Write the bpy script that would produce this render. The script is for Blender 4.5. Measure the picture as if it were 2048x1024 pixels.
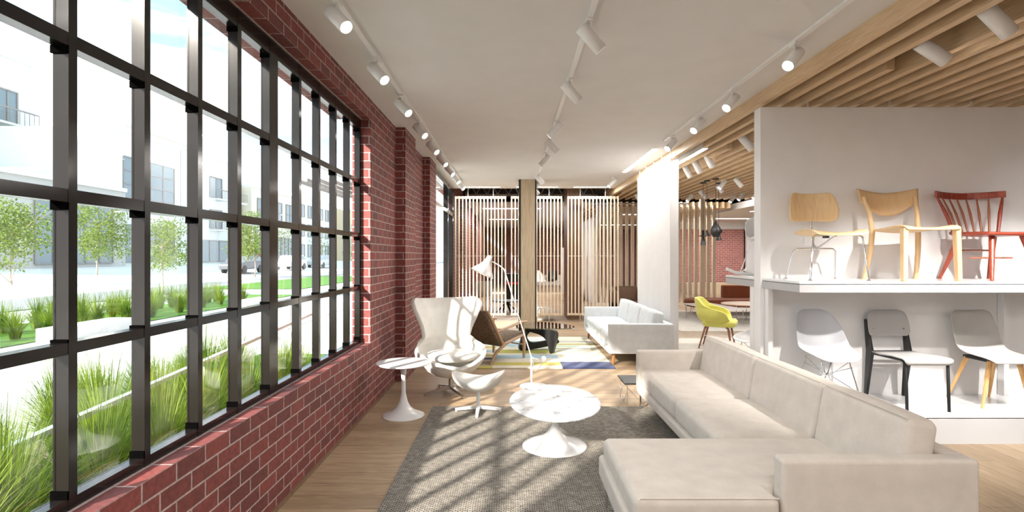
import bpy, bmesh, math, random
from mathutils import Vector, Matrix, Euler
random.seed(7)
for _o in list(bpy.data.objects): bpy.data.objects.remove(_o)
SC = bpy.context.scene
COL = SC.collection
PI = math.pi
F = 1075.0; EYE = 1.6; CZ = 3.24

# ------------------------------------------------------------------ camera, light, exposure
cam_d = bpy.data.cameras.new('camera'); cam = bpy.data.objects.new('camera', cam_d); COL.objects.link(cam)
cam.location = (0, 0, EYE); cam.rotation_euler = (PI/2, 0, 0)
cam_d.sensor_width = 36; cam_d.lens = 36*F/2048; cam_d.clip_start = 0.05; cam_d.clip_end = 1000
SC.camera = cam
SC.view_settings.view_transform = 'Standard'; SC.view_settings.look = 'None'
SC.view_settings.gamma = 1; SC.view_settings.use_curve_mapping = False
SC.view_settings.exposure = 0.36
SUN_DIR = Vector((1.0, 1.55, -0.84)).normalized()
sd = bpy.data.lights.new('sun', 'SUN'); sd.energy = 13.5; sd.angle = math.radians(1.6); sd.color = (1, .93, .82)
so = bpy.data.objects.new('sun', sd); COL.objects.link(so)
so.rotation_euler = SUN_DIR.to_track_quat('-Z', 'Y').to_euler()

world = bpy.data.worlds.new('sky'); SC.world = world; world.use_nodes = True
nt = world.node_tree; nt.nodes.clear()
N = nt.nodes.new; L = nt.links.new
out = N('ShaderNodeOutputWorld'); bg = N('ShaderNodeBackground'); bg.inputs['Strength'].default_value = 2.2
tc = N('ShaderNodeTexCoord'); mp = N('ShaderNodeMapping'); mp.inputs['Scale'].default_value = (1.6, 1.6, 6.0)
ns = N('ShaderNodeTexNoise'); ns.inputs['Scale'].default_value = 1.5; ns.inputs['Detail'].default_value = 7; ns.inputs['Roughness'].default_value = .55
cr = N('ShaderNodeValToRGB')
cr.color_ramp.elements[0].position = .44; cr.color_ramp.elements[0].color = (.30, .60, .78, 1)
cr.color_ramp.elements[1].position = .60; cr.color_ramp.elements[1].color = (1, 1, 1, 1)
sep = N('ShaderNodeSeparateXYZ'); gr = N('ShaderNodeMapRange'); gr.inputs[1].default_value = .04; gr.inputs[2].default_value = .22
mx = N('ShaderNodeMix'); mx.data_type = 'RGBA'; mx.inputs[6].default_value = (.95, .97, 1, 1)
L(tc.outputs['Generated'], mp.inputs['Vector']); L(mp.outputs[0], ns.inputs['Vector']); L(ns.outputs['Fac'], cr.inputs[0])
L(tc.outputs['Generated'], sep.inputs[0]); L(sep.outputs[2], gr.inputs[0]); L(gr.outputs[0], mx.inputs[0])
L(cr.outputs[0], mx.inputs[7]); L(mx.outputs[2], bg.inputs['Color']); L(bg.outputs[0], out.inputs['Surface'])

# ------------------------------------------------------------------ materials
def newmat(name):
    m = bpy.data.materials.new(name); m.use_nodes = True
    t = m.node_tree; b = t.nodes['Principled BSDF']
    return m, t, b
def plain(name, col, rough=.5, metal=0, spec=.5, emit=None, es=1, bump=0, bscale=200, coat=0, sheen=0):
    m, t, b = newmat(name)
    b.inputs['Base Color'].default_value = (*col, 1); b.inputs['Roughness'].default_value = rough
    b.inputs['Metallic'].default_value = metal; b.inputs['Specular IOR Level'].default_value = spec
    b.inputs['Coat Weight'].default_value = coat; b.inputs['Sheen Weight'].default_value = sheen
    n = t.nodes.new('ShaderNodeTexNoise'); n.inputs['Scale'].default_value = bscale; n.inputs['Detail'].default_value = 3
    tcn = t.nodes.new('ShaderNodeTexCoord'); t.links.new(tcn.outputs['Object'], n.inputs['Vector'])
    hs = t.nodes.new('ShaderNodeMix'); hs.data_type = 'RGBA'; hs.inputs[0].default_value = 0
    r = t.nodes.new('ShaderNodeMapRange'); r.inputs[3].default_value = .93; r.inputs[4].default_value = 1.04
    mulc = t.nodes.new('ShaderNodeVectorMath'); mulc.operation = 'SCALE'; mulc.inputs[0].default_value = col
    t.links.new(n.outputs['Fac'], r.inputs[0]); t.links.new(r.outputs[0], mulc.inputs['Scale'])
    t.nodes.remove(hs); t.links.new(mulc.outputs[0], b.inputs['Base Color'])
    if bump:
        bp = t.nodes.new('ShaderNodeBump'); bp.inputs['Strength'].default_value = bump; bp.inputs['Distance'].default_value = .002
        t.links.new(n.outputs['Fac'], bp.inputs['Height']); t.links.new(bp.outputs[0], b.inputs['Normal'])
    if emit:
        b.inputs['Emission Color'].default_value = (*emit, 1); b.inputs['Emission Strength'].default_value = es
    return m
def wood(name, c1, c2, axis='Z', rough=.45, scale=6.0, stretch=14):
    m, t, b = newmat(name)
    tcn = t.nodes.new('ShaderNodeTexCoord'); mpn = t.nodes.new('ShaderNodeMapping')
    s = [stretch]*3; s['XYZ'.index(axis)] = 1
    mpn.inputs['Scale'].default_value = s
    n = t.nodes.new('ShaderNodeTexNoise'); n.inputs['Scale'].default_value = scale; n.inputs['Detail'].default_value = 6; n.inputs['Distortion'].default_value = .6
    c = t.nodes.new('ShaderNodeValToRGB'); c.color_ramp.elements[0].position = .3; c.color_ramp.elements[1].position = .72
    c.color_ramp.elements[0].color = (*c1, 1); c.color_ramp.elements[1].color = (*c2, 1)
    t.links.new(tcn.outputs['Object'], mpn.inputs[0]); t.links.new(mpn.outputs[0], n.inputs['Vector'])
    t.links.new(n.outputs['Fac'], c.inputs[0]); t.links.new(c.outputs[0], b.inputs['Base Color'])
    b.inputs['Roughness'].default_value = rough
    return m
def brick(name, sill=False, c1=(.235,.054,.046), c2=(.135,.036,.034), mortar=(.44,.36,.34)):
    m, t, b = newmat(name)
    ge = t.nodes.new('ShaderNodeNewGeometry'); sp = t.nodes.new('ShaderNodeSeparateXYZ'); cb = t.nodes.new('ShaderNodeCombineXYZ')
    ad = t.nodes.new('ShaderNodeMath'); ad.operation = 'ADD'
    t.links.new(ge.outputs['Position'], sp.inputs[0])
    t.links.new(sp.outputs[0], ad.inputs[0]); t.links.new(sp.outputs[1], ad.inputs[1])
    if sill:
        t.links.new(sp.outputs[1], cb.inputs[0])
        m3 = t.nodes.new('ShaderNodeMath'); m3.operation='MULTIPLY_ADD'; m3.inputs[1].default_value=.5; m3.inputs[2].default_value=.777+.01
        t.links.new(sp.outputs[0], m3.inputs[0]); t.links.new(m3.outputs[0], cb.inputs[1])
    else:
        t.links.new(ad.outputs[0], cb.inputs[0]); t.links.new(sp.outputs[2], cb.inputs[1])
    bt = t.nodes.new('ShaderNodeTexBrick')
    bt.inputs['Scale'].default_value = 1; bt.inputs['Brick Width'].default_value = .223; bt.inputs['Row Height'].default_value = .0865
    bt.inputs['Mortar Size'].default_value = .0052; bt.inputs['Mortar Smooth'].default_value = .15; bt.inputs['Bias'].default_value = -.1
    bt.inputs['Color1'].default_value = (*c1, 1); bt.inputs['Color2'].default_value = (*c2, 1); bt.inputs['Mortar'].default_value = (*mortar, 1)
    t.links.new(cb.outputs[0], bt.inputs['Vector'])
    n = t.nodes.new('ShaderNodeTexNoise'); n.inputs['Scale'].default_value = 45; n.inputs['Detail'].default_value = 5
    t.links.new(ge.outputs['Position'], n.inputs['Vector'])
    r = t.nodes.new('ShaderNodeMapRange'); r.inputs[1].default_value=.3; r.inputs[2].default_value=.7; r.inputs[3].default_value = .75; r.inputs[4].default_value = 1.2
    sc = t.nodes.new('ShaderNodeVectorMath'); sc.operation = 'SCALE'
    t.links.new(n.outputs['Fac'], r.inputs[0]); t.links.new(bt.outputs['Color'], sc.inputs[0]); t.links.new(r.outputs[0], sc.inputs['Scale'])
    t.links.new(sc.outputs[0], b.inputs['Base Color']); b.inputs['Roughness'].default_value = .7
    bp = t.nodes.new('ShaderNodeBump'); bp.inputs['Strength'].default_value = .5; bp.inputs['Distance'].default_value = .005; bp.invert = True
    t.links.new(bt.outputs['Fac'], bp.inputs['Height']); t.links.new(bp.outputs[0], b.inputs['Normal'])
    return m
def planks(name, alongx=True):
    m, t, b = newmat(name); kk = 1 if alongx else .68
    ge = t.nodes.new('ShaderNodeNewGeometry'); sp = t.nodes.new('ShaderNodeSeparateXYZ'); cb = t.nodes.new('ShaderNodeCombineXYZ')
    t.links.new(ge.outputs['Position'], sp.inputs[0])
    i, j = (0, 1) if alongx else (1, 0)
    t.links.new(sp.outputs[i], cb.inputs[0]); t.links.new(sp.outputs[j], cb.inputs[1])
    bt = t.nodes.new('ShaderNodeTexBrick'); bt.offset = .37; bt.offset_frequency = 2
    bt.inputs['Scale'].default_value = 1; bt.inputs['Brick Width'].default_value = 2.1; bt.inputs['Row Height'].default_value = .189
    bt.inputs['Mortar Size'].default_value = .0022; bt.inputs['Mortar Smooth'].default_value = .1; bt.inputs['Bias'].default_value = 0
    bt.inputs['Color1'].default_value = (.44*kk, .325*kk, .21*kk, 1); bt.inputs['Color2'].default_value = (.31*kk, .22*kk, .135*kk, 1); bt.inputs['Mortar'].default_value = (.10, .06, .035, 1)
    t.links.new(cb.outputs[0], bt.inputs['Vector'])
    mpn = t.nodes.new('ShaderNodeMapping'); mpn.inputs['Scale'].default_value = (2.2, 26, 1)
    n = t.nodes.new('ShaderNodeTexNoise'); n.inputs['Scale'].default_value = 1.6; n.inputs['Detail'].default_value = 7; n.inputs['Distortion'].default_value = 1.2
    t.links.new(cb.outputs[0], mpn.inputs[0]); t.links.new(mpn.outputs[0], n.inputs['Vector'])
    r = t.nodes.new('ShaderNodeMapRange'); r.inputs[1].default_value=.3; r.inputs[2].default_value=.7; r.inputs[3].default_value = .72; r.inputs[4].default_value = 1.22
    sc = t.nodes.new('ShaderNodeVectorMath'); sc.operation = 'SCALE'
    t.links.new(n.outputs['Fac'], r.inputs[0]); t.links.new(bt.outputs['Color'], sc.inputs[0]); t.links.new(r.outputs[0], sc.inputs['Scale'])
    t.links.new(sc.outputs[0], b.inputs['Base Color']); b.inputs['Roughness'].default_value = .42
    bp = t.nodes.new('ShaderNodeBump'); bp.inputs['Strength'].default_value = .3; bp.inputs['Distance'].default_value = .003; bp.invert = True
    t.links.new(bt.outputs['Fac'], bp.inputs['Height']); t.links.new(bp.outputs[0], b.inputs['Normal'])
    return m
def fabric(name, col, var=.12, scale=260, bump=.35):
    m, t, b = newmat(name)
    tcn = t.nodes.new('ShaderNodeTexCoord')
    n = t.nodes.new('ShaderNodeTexNoise'); n.inputs['Scale'].default_value = scale; n.inputs['Detail'].default_value = 2
    n2 = t.nodes.new('ShaderNodeTexNoise'); n2.inputs['Scale'].default_value = 9; n2.inputs['Detail'].default_value = 3
    ad = t.nodes.new('ShaderNodeMath'); ad.operation = 'ADD'
    r = t.nodes.new('ShaderNodeMapRange'); r.inputs[1].default_value = .6; r.inputs[2].default_value = 1.4; r.inputs[3].default_value = 1-var; r.inputs[4].default_value = 1+var
    sc = t.nodes.new('ShaderNodeVectorMath'); sc.operation = 'SCALE'; sc.inputs[0].default_value = col
    for q in (n, n2): t.links.new(tcn.outputs['Object'], q.inputs['Vector'])
    t.links.new(n.outputs['Fac'], ad.inputs[0]); t.links.new(n2.outputs['Fac'], ad.inputs[1]); t.links.new(ad.outputs[0], r.inputs[0])
    t.links.new(r.outputs[0], sc.inputs['Scale']); t.links.new(sc.outputs[0], b.inputs['Base Color'])
    b.inputs['Roughness'].default_value = .9; b.inputs['Sheen Weight'].default_value = .15; b.inputs['Specular IOR Level'].default_value = .2
    bp = t.nodes.new('ShaderNodeBump'); bp.inputs['Strength'].default_value = bump; bp.inputs['Distance'].default_value = .002
    t.links.new(n.outputs['Fac'], bp.inputs['Height']); t.links.new(bp.outputs[0], b.inputs['Normal'])
    return m
def weave(name, ca, cb_, sx, sy, bumpd=.004):
    m, t, b = newmat(name)
    tcn = t.nodes.new('ShaderNodeTexCoord')
    bt = t.nodes.new('ShaderNodeTexBrick'); bt.inputs['Scale'].default_value = 1
    bt.inputs['Brick Width'].default_value = sx; bt.inputs['Row Height'].default_value = sy
    bt.inputs['Mortar Size'].default_value = min(sx,sy)*.22; bt.inputs['Mortar Smooth'].default_value = .5
    bt.inputs['Color1'].default_value = (*ca, 1); bt.inputs['Color2'].default_value = (*[c*.72 for c in ca], 1); bt.inputs['Mortar'].default_value = (*cb_, 1)
    n = t.nodes.new('ShaderNodeTexNoise'); n.inputs['Scale'].default_value = 6/sx*.12; n.inputs['Detail'].default_value = 4
    wa = t.nodes.new('ShaderNodeVectorMath'); wa.operation = 'MULTIPLY_ADD'; wa.inputs[1].default_value = (sx*.5, sy*.5, 0)
    t.links.new(tcn.outputs['Object'], n.inputs['Vector']); t.links.new(n.outputs['Color'], wa.inputs[0]); t.links.new(tcn.outputs['Object'], wa.inputs[2])
    t.links.new(wa.outputs[0], bt.inputs['Vector'])
    r = t.nodes.new('ShaderNodeMapRange'); r.inputs[1].default_value=.3; r.inputs[2].default_value=.7; r.inputs[3].default_value = .75; r.inputs[4].default_value = 1.25
    sc = t.nodes.new('ShaderNodeVectorMath'); sc.operation = 'SCALE'
    t.links.new(n.outputs['Fac'], r.inputs[0]); t.links.new(bt.outputs['Color'], sc.inputs[0]); t.links.new(r.outputs[0], sc.inputs['Scale'])
    t.links.new(sc.outputs[0], b.inputs['Base Color']); b.inputs['Roughness'].default_value = .95; b.inputs['Specular IOR Level'].default_value = .1
    bp = t.nodes.new('ShaderNodeBump'); bp.inputs['Strength'].default_value = .8; bp.inputs['Distance'].default_value = bumpd; bp.invert = True
    t.links.new(bt.outputs['Fac'], bp.inputs['Height']); t.links.new(bp.outputs[0], b.inputs['Normal'])
    return m
def marble(name):
    m, t, b = newmat(name)
    tcn = t.nodes.new('ShaderNodeTexCoord'); mpn = t.nodes.new('ShaderNodeMapping'); mpn.inputs['Rotation'].default_value = (0, 0, -.95); mpn.inputs['Scale'].default_value = (1.0, 3.2, 1)
    n = t.nodes.new('ShaderNodeTexNoise'); n.inputs['Scale'].default_value = 2.3; n.inputs['Detail'].default_value = 8; n.inputs['Distortion'].default_value = 1.1
    sb = t.nodes.new('ShaderNodeMath'); sb.operation = 'SUBTRACT'; sb.inputs[1].default_value = .5
    ab = t.nodes.new('ShaderNodeMath'); ab.operation = 'ABSOLUTE'
    c = t.nodes.new('ShaderNodeValToRGB'); c.color_ramp.elements[0].position = .0; c.color_ramp.elements[0].color = (.30,.32,.36,1)
    c.color_ramp.elements[1].position = .03; c.color_ramp.elements[1].color = (.70,.71,.73,1)
    t.links.new(tcn.outputs['Object'], mpn.inputs[0]); t.links.new(mpn.outputs[0], n.inputs['Vector']); t.links.new(n.outputs['Fac'], sb.inputs[0])
    t.links.new(sb.outputs[0], ab.inputs[0]); t.links.new(ab.outputs[0], c.inputs[0]); t.links.new(c.outputs[0], b.inputs['Base Color'])
    b.inputs['Roughness'].default_value = .18
    return m
def glass(name, tint=(1,1,1), refl=.06, rough=0):
    m = bpy.data.materials.new(name); m.use_nodes = True; t = m.node_tree; t.nodes.clear()
    o = t.nodes.new('ShaderNodeOutputMaterial'); tr = t.nodes.new('ShaderNodeBsdfTransparent'); tr.inputs[0].default_value = (*tint, 1)
    gl = t.nodes.new('ShaderNodeBsdfGlossy'); gl.inputs['Roughness'].default_value = rough
    lw = t.nodes.new('ShaderNodeFresnel'); lw.inputs[0].default_value = 1.45
    mu = t.nodes.new('ShaderNodeMath'); mu.operation = 'MULTIPLY'; mu.inputs[1].default_value = refl
    ms = t.nodes.new('ShaderNodeMixShader')
    t.links.new(lw.outputs[0], mu.inputs[0]); t.links.new(mu.outputs[0], ms.inputs[0]); t.links.new(tr.outputs[0], ms.inputs[1]); t.links.new(gl.outputs[0], ms.inputs[2]); t.links.new(ms.outputs[0], o.inputs[0])
    return m
def emis(name, col, s):
    m = bpy.data.materials.new(name); m.use_nodes = True; t = m.node_tree; b = t.nodes['Principled BSDF']
    b.inputs['Base Color'].default_value = (.9,.9,.9,1); b.inputs['Emission Color'].default_value = (*col, 1); b.inputs['Emission Strength'].default_value = s
    return m
def leafmat(name, c1, c2, trans=.35, nscale=1.2):
    m, t, b = newmat(name)
    ge = t.nodes.new('ShaderNodeNewGeometry'); n = t.nodes.new('ShaderNodeTexNoise'); n.inputs['Scale'].default_value = nscale*6
    t.links.new(ge.outputs['Position'], n.inputs['Vector'])
    c = t.nodes.new('ShaderNodeValToRGB'); c.color_ramp.elements[0].position = .35; c.color_ramp.elements[1].position = .65
    c.color_ramp.elements[0].color = (*c1, 1); c.color_ramp.elements[1].color = (*c2, 1)
    t.links.new(n.outputs['Fac'], c.inputs[0]); t.links.new(c.outputs[0], b.inputs['Base Color']); b.inputs['Roughness'].default_value = .6
    tl = t.nodes.new('ShaderNodeBsdfTranslucent'); t.links.new(c.outputs[0], tl.inputs[0])
    ms = t.nodes.new('ShaderNodeMixShader'); ms.inputs[0].default_value = trans
    t.links.new(b.outputs[0], ms.inputs[1]); t.links.new(tl.outputs[0], ms.inputs[2]); t.links.new(ms.outputs[0], t.nodes['Material Output'].inputs[0])
    return m

M = {}
M['brick'] = brick('red_brick'); M['brick_sill'] = brick('brick_sill', True)
M['brick_far'] = brick('pink_brick', c1=(.42,.15,.13), c2=(.31,.11,.10), mortar=(.66,.56,.52))
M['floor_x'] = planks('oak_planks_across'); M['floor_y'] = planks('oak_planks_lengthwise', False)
M['ceiling'] = plain('ceiling_plaster', (.72,.695,.68), .8, bump=.05, bscale=3)
M['white'] = plain('white_paint', (.83,.82,.815), .55, bscale=4)
M['white_gloss'] = plain('white_lacquer', (.78,.78,.785), .2, bscale=6, coat=.3)
M['lamp_white'] = plain('white_lamp_enamel', (.83,.82,.81), .35, bscale=20)
M['apron_grey'] = plain('light_grey_fascia', (.47,.465,.47), .5, bscale=4)  # apron and plinth, greyer than the white tops
M['grey_paint'] = plain('pale_grey_paint', (.68,.68,.69), .5, bscale=4)
M['frame'] = plain('dark_bronze_frame', (.014,.012,.011), .13, spec=.30, bscale=8)
M['black'] = plain('black_paint', (.005,.005,.005), .45, bscale=30)
M['block'] = plain('matte_black_patch', (.002,.002,.002), 1.0, spec=0.0, bscale=30)  # for the made-up dark patches at the window bar crossings
M['dark'] = plain('dark_plenum', (.035,.032,.03), .9, bscale=4)
M['glass'] = glass('window_glass', (1,1,1), .18)
M['table_glass'] = glass('green_table_glass', (.80,.90,.86), 1.6)
M['oak_slat'] = wood('oak_ceiling_slat', (.56,.385,.22), (.74,.55,.345), 'Y', .5, 5, 16)
M['pale_slat'] = wood('pale_wood_slat', (.72,.58,.42), (.86,.74,.58), 'Z', .55, 4, 14)
M['column_wood'] = wood('column_veneer', (.40,.31,.20), (.56,.45,.31), 'Z', .5, 3, 12)
M['dark_wood'] = wood('dark_brown_veneer', (.16,.09,.05), (.24,.14,.085), 'Z', .5, 4, 12)
M['rug'] = weave('grey_woven_rug', (.46,.42,.36), (.022,.022,.025), .030, .0125)
M['beige'] = fabric('beige_upholstery', (.62,.56,.495)); M['beige_pipe'] = fabric('beige_piping', (.66,.60,.53))
M['sofa_white'] = fabric('white_upholstery', (.70,.73,.745)); M['egg'] = fabric('cream_wool', (.68,.665,.63), scale=330)
M['marble'] = marble('white_marble')
M['chrome'] = plain('polished_chrome', (.75,.75,.76), .12, 1, bscale=40)
M['alu'] = plain('brushed_aluminium', (.55,.53,.50), .3, 1, bscale=60)
M['walnut'] = wood('walnut_leg', (.17,.06,.025), (.27,.11,.05), 'Z', .35, 8, 8)
M['teak'] = wood('orange_teak_leg', (.36,.15,.05), (.48,.22,.08), 'Z', .4, 8, 8)
M['oak_leg'] = wood('oak_leg', (.62,.34,.12), (.74,.46,.20), 'Z', .4, 8, 10)
M['ply'] = wood('ash_plywood', (.78,.54,.28), (.88,.67,.40), 'Z', .4, 5, 9)
M['beech'] = wood('pale_beech', (.74,.50,.26), (.80,.57,.32), 'Z', .45, 4, 8)
M['cherry'] = wood('red_cherry', (.22,.028,.014), (.36,.065,.030), 'X', .3, 7, 9)
M['cherry_light'] = wood('red_cherry_spindle', (.30,.10,.05), (.40,.15,.08), 'Z', .35, 7, 9)
M['armwood'] = wood('natural_oak_frame', (.48,.31,.19), (.60,.42,.28), 'Y', .45, 7, 9)
M['cord'] = weave('paper_cord_weave', (.40,.32,.25), (.13,.10,.075), .03, .010, .003)
M['shell_grey'] = plain('grey_plastic_shell', (.50,.50,.52), .45, bscale=5)
M['taupe'] = plain('taupe_grey_shell', (.42,.405,.395), .5, bscale=6); M['taupe_fab'] = fabric('taupe_felt', (.43,.41,.385), .05)
M['shell_white'] = plain('white_plastic_shell', (.80,.79,.78), .35, bscale=5)
M['yellow'] = fabric('yellow_wool', (.56,.53,.13), .08)
M['rust'] = fabric('rust_leather', (.27,.085,.04), .1, 60, .1)
M['concrete'] = plain('pale_concrete', (.66,.65,.63), .85, bscale=1.5, bump=.1)
M['pavement'] = plain('light_pavement', (.72,.71,.69), .9, bscale=.8)
M['asphalt'] = plain('grey_asphalt', (.28,.28,.30), .9, bscale=2)  # even mid-grey road surface
M['lawn'] = leafmat('bright_lawn', (.07,.20,.004), (.12,.27,.008), .1)
M['blade'] = leafmat('grass_blade', (.05,.125,.005), (.24,.34,.02), .4, .5)
M['leaf'] = leafmat('tree_leaf', (.09,.15,.02), (.26,.34,.07), .4)
M['bark'] = plain('pale_bark', (.38,.30,.24), .9, bscale=15)
M['steel'] = plain('white_steel_rail', (.72,.76,.80), .35, .3, bscale=20)
M['led'] = emis('led_diffuser', (1,.96,.9), 7); M['lens'] = emis('spot_lens', (1,.97,.93), 14)

# ------------------------------------------------------------------ mesh helpers
class MB:
    def __init__(s): s.v = []; s.f = []; s.mi = []; s.sm = []
    def add(s, vs, fs, mi=0, smooth=False):
        k = len(s.v); s.v += [tuple(v) for v in vs]
        for f in fs: s.f.append([i+k for i in f]); s.mi.append(mi); s.sm.append(smooth)
        return s
    def box(s, x0, x1, y0, y1, z0, z1, mi=0):
        vs = [(x,y,z) for z in (z0,z1) for y in (y0,y1) for x in (x0,x1)]
        return s.add(vs, [(0,2,3,1),(4,5,7,6),(0,1,5,4),(2,6,7,3),(0,4,6,2),(1,3,7,5)], mi)
    def beam(s, a, b, w, h, up=(0,0,1), w2=None, h2=None, mi=0):
        a = Vector(a); b = Vector(b); d = (b-a).normalized(); u = Vector(up)
        if abs(d.dot(u)) > .98: u = Vector((0,1,0))
        sx = d.cross(u).normalized(); sz = sx.cross(d).normalized()
        w2 = w if w2 is None else w2; h2 = h if h2 is None else h2
        vs = []
        for p, ww, hh in ((a,w,h),(b,w2,h2)):
            for q, r in ((-1,-1),(1,-1),(1,1),(-1,1)): vs.append(p+sx*q*ww/2+sz*r*hh/2)
        return s.add(vs, [(0,1,2,3),(7,6,5,4),(0,4,5,1),(1,5,6,2),(2,6,7,3),(3,7,4,0)], mi)
    def tube(s, pts, r, n=10, mi=0, caps=True, flat=1.0):
        pts = [Vector(p) for p in pts]; rs = r if isinstance(r, (list,tuple)) else [r]*len(pts)
        vs = []; prev = None
        for i, p in enumerate(pts):
            if i == 0: d = pts[1]-pts[0]
            elif i == len(pts)-1: d = pts[-1]-pts[-2]
            else: d = (pts[i+1]-p).normalized()+(p-pts[i-1]).normalized()
            d.normalize()
            if prev is None:
                u = Vector((0,0,1)) if abs(d.z) < .9 else Vector((1,0,0))
                u = (u - d*u.dot(d)).normalized()
            else: u = (prev - d*prev.dot(d)).normalized()
            prev = u; w = d.cross(u)
            for k in range(n):
                a = 2*PI*k/n; vs.append(p+(u*math.cos(a)*flat+w*math.sin(a))*rs[i])
        fs = []
        for i in range(len(pts)-1):
            for k in range(n): fs.append((i*n+k, i*n+(k+1)%n, (i+1)*n+(k+1)%n, (i+1)*n+k))
        s.add(vs, fs, mi, True)
        if caps:
            m = len(pts)
            s.add(vs[:n], [tuple(range(n))[::-1]], mi); s.add(vs[-n:], [tuple(range(n))], mi)
        return s
    def lathe(s, prof, n=40, cx=0, cy=0, sx=1, sy=1, mi=0, smooth=True):
        vs = []
        for r, z in prof:
            for k in range(n):
                a = 2*PI*k/n; vs.append((cx+r*sx*math.cos(a), cy+r*sy*math.sin(a), z))
        fs = [(i*n+k, i*n+(k+1)%n, (i+1)*n+(k+1)%n, (i+1)*n+k) for i in range(len(prof)-1) for k in range(n)]
        s.add(vs, fs, mi, smooth)
        if prof[0][0] > 1e-4: s.add(vs[:n], [tuple(range(n))[::-1]], mi)
        if prof[-1][0] > 1e-4: s.add(vs[-n:], [tuple(range(n))], mi)
        return s
    def prism(s, poly, y0, y1, plane='XZ', mi=0):
        n = len(poly)
        def P(a, b, c):
            return {'XZ': (a, c, b), 'XY': (a, b, c), 'YZ': (c, a, b)}[plane]
        vs = [P(a,b,y0) for a,b in poly]+[P(a,b,y1) for a,b in poly]
        fs = [tuple(range(n)), tuple(range(n,2*n))[::-1]]+[(i,i+n,(i+1)%n+n,(i+1)%n) for i in range(n)]
        return s.add(vs, fs, mi)
    def rbox(s, x0, x1, y0, y1, z0, z1, r=.03, n=6, puff=0, mi=0, pt=True):
        cx, cy, cz = (x0+x1)/2, (y0+y1)/2, (z0+z1)/2; hx, hy, hz = (x1-x0)/2, (y1-y0)/2, (z1-z0)/2
        r = min(r, hx, hy, hz)
        def coords(h):
            o = []
            for k in range(4): o.append(-h + r*(1-math.cos(k/4*PI/2)) if 0 else -h + r*(k/4))
            m = max(2, n)
            for k in range(m+1): o.append(-(h-r) + 2*(h-r)*k/m)
            for k in range(1,5): o.append((h-r)+r*k/4)
            return o
        C = [coords(hx), coords(hy), coords(hz)]; H = (hx,hy,hz)
        idx = {}; vs = []; fs = []
        def vert(p):
            key = tuple(round(q,6) for q in p)
            if key in idx: return idx[key]
            q = [max(-(H[i]-r), min(H[i]-r, p[i])) for i in range(3)]
            d = Vector([p[i]-q[i] for i in range(3)])
            if d.length > 1e-9: d = d.normalized()*r
            o = Vector(q)+d
            if puff:
                fx = 1-(p[0]/hx)**2; fy = 1-(p[1]/hy)**2; fz = 1-(p[2]/hz)**2
                o.z += puff*max(0,fx)**.6*max(0,fy)**.6*(p[2]/hz)
                o.x += puff*.6*max(0,fz)*max(0,fy)**.6*(p[0]/hx); o.y += puff*.6*max(0,fz)*max(0,fx)**.6*(p[1]/hy)
            vs.append((cx+o.x, cy+o.y, cz+o.z)); idx[key] = len(vs)-1
            return idx[key]
        for ax in range(3):
            a, b = (ax+1)%3, (ax+2)%3
            for sg in (-1,1):
                A, B = C[a], C[b]
                for i in range(len(A)-1):
                    for j in range(len(B)-1):
                        q = []
                        for (ii,jj) in ((i,j),(i+1,j),(i+1,j+1),(i,j+1)):
                            p = [0,0,0]; p[ax] = sg*H[ax]; p[a] = A[ii]; p[b] = B[jj]; q.append(vert(p))
                        fs.append(tuple(q if sg > 0 else q[::-1]))
        return s.add(vs, fs, mi, True)
    def sheet(s, prof, nu=12, th=.01, p=2.0, mi=0):
        """prof: stations (y, z, halfwidth, curl) front to back; slab of thickness th, sides lifted by curl along the normal"""
        st = [Vector((0,a[0],a[1])) for a in prof]; top = []; bot = []
        m = len(prof)
        for i, a in enumerate(prof):
            d = (st[min(i+1,m-1)]-st[max(i-1,0)]).normalized(); nrm = Vector((0,-d.z,d.y))
            for k in range(nu+1):
                t = -1+2*k/nu
                c = st[i]+Vector((a[2]*t,0,0))+nrm*a[3]*abs(t)**p
                top.append(c); bot.append(c-nrm*th)
        w = nu+1; fs = []; off = m*w
        for i in range(m-1):
            for k in range(nu):
                fs.append((i*w+k, i*w+k+1, (i+1)*w+k+1, (i+1)*w+k))
                fs.append((off+i*w+k, off+(i+1)*w+k, off+(i+1)*w+k+1, off+i*w+k+1))
        for k in range(nu):
            fs.append((k, off+k, off+k+1, k+1)); j=(m-1)*w; fs.append((j+k, j+k+1, off+j+k+1, off+j+k))
        for i in range(m-1):
            fs.append((i*w, (i+1)*w, off+(i+1)*w, off+i*w)); k=nu; fs.append((i*w+k, off+i*w+k, off+(i+1)*w+k, (i+1)*w+k))
        return s.add(top+bot, fs, mi, True)
    def build(s, name, mats, parent=None, bevel=0, sub=0):
        me = bpy.data.meshes.new(name); me.from_pydata(s.v, [], s.f)
        for m in (mats if isinstance(mats,(list,tuple)) else [mats]): me.materials.append(M[m] if isinstance(m,str) else m)
        me.polygons.foreach_set('material_index', s.mi); me.polygons.foreach_set('use_smooth', s.sm); me.update()
        o = bpy.data.objects.new(name, me); COL.objects.link(o)
        if parent: o.parent = parent
        if bevel:
            md = o.modifiers.new('bevel', 'BEVEL'); md.width = bevel; md.segments = 2; md.limit_method = 'ANGLE'; md.angle_limit = .6
        if sub:
            md = o.modifiers.new('sub', 'SUBSURF'); md.levels = sub; md.render_levels = sub
        return o
def tag(o, label, cat, group=None, kind=None):
    if label: o['label'] = label
    if cat: o['category'] = cat
    if group: o['group'] = group
    if kind: o['kind'] = kind
    return o
def struct(o): o['kind'] = 'structure'; return o
def thing(name, label, cat, loc=(0,0,0), rz=0, group=None):
    o = bpy.data.objects.new(name, None); COL.objects.link(o); o.empty_display_size = .1
    o.location = loc; o.rotation_euler = (0,0,rz)
    return tag(o, label, cat, group)
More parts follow.
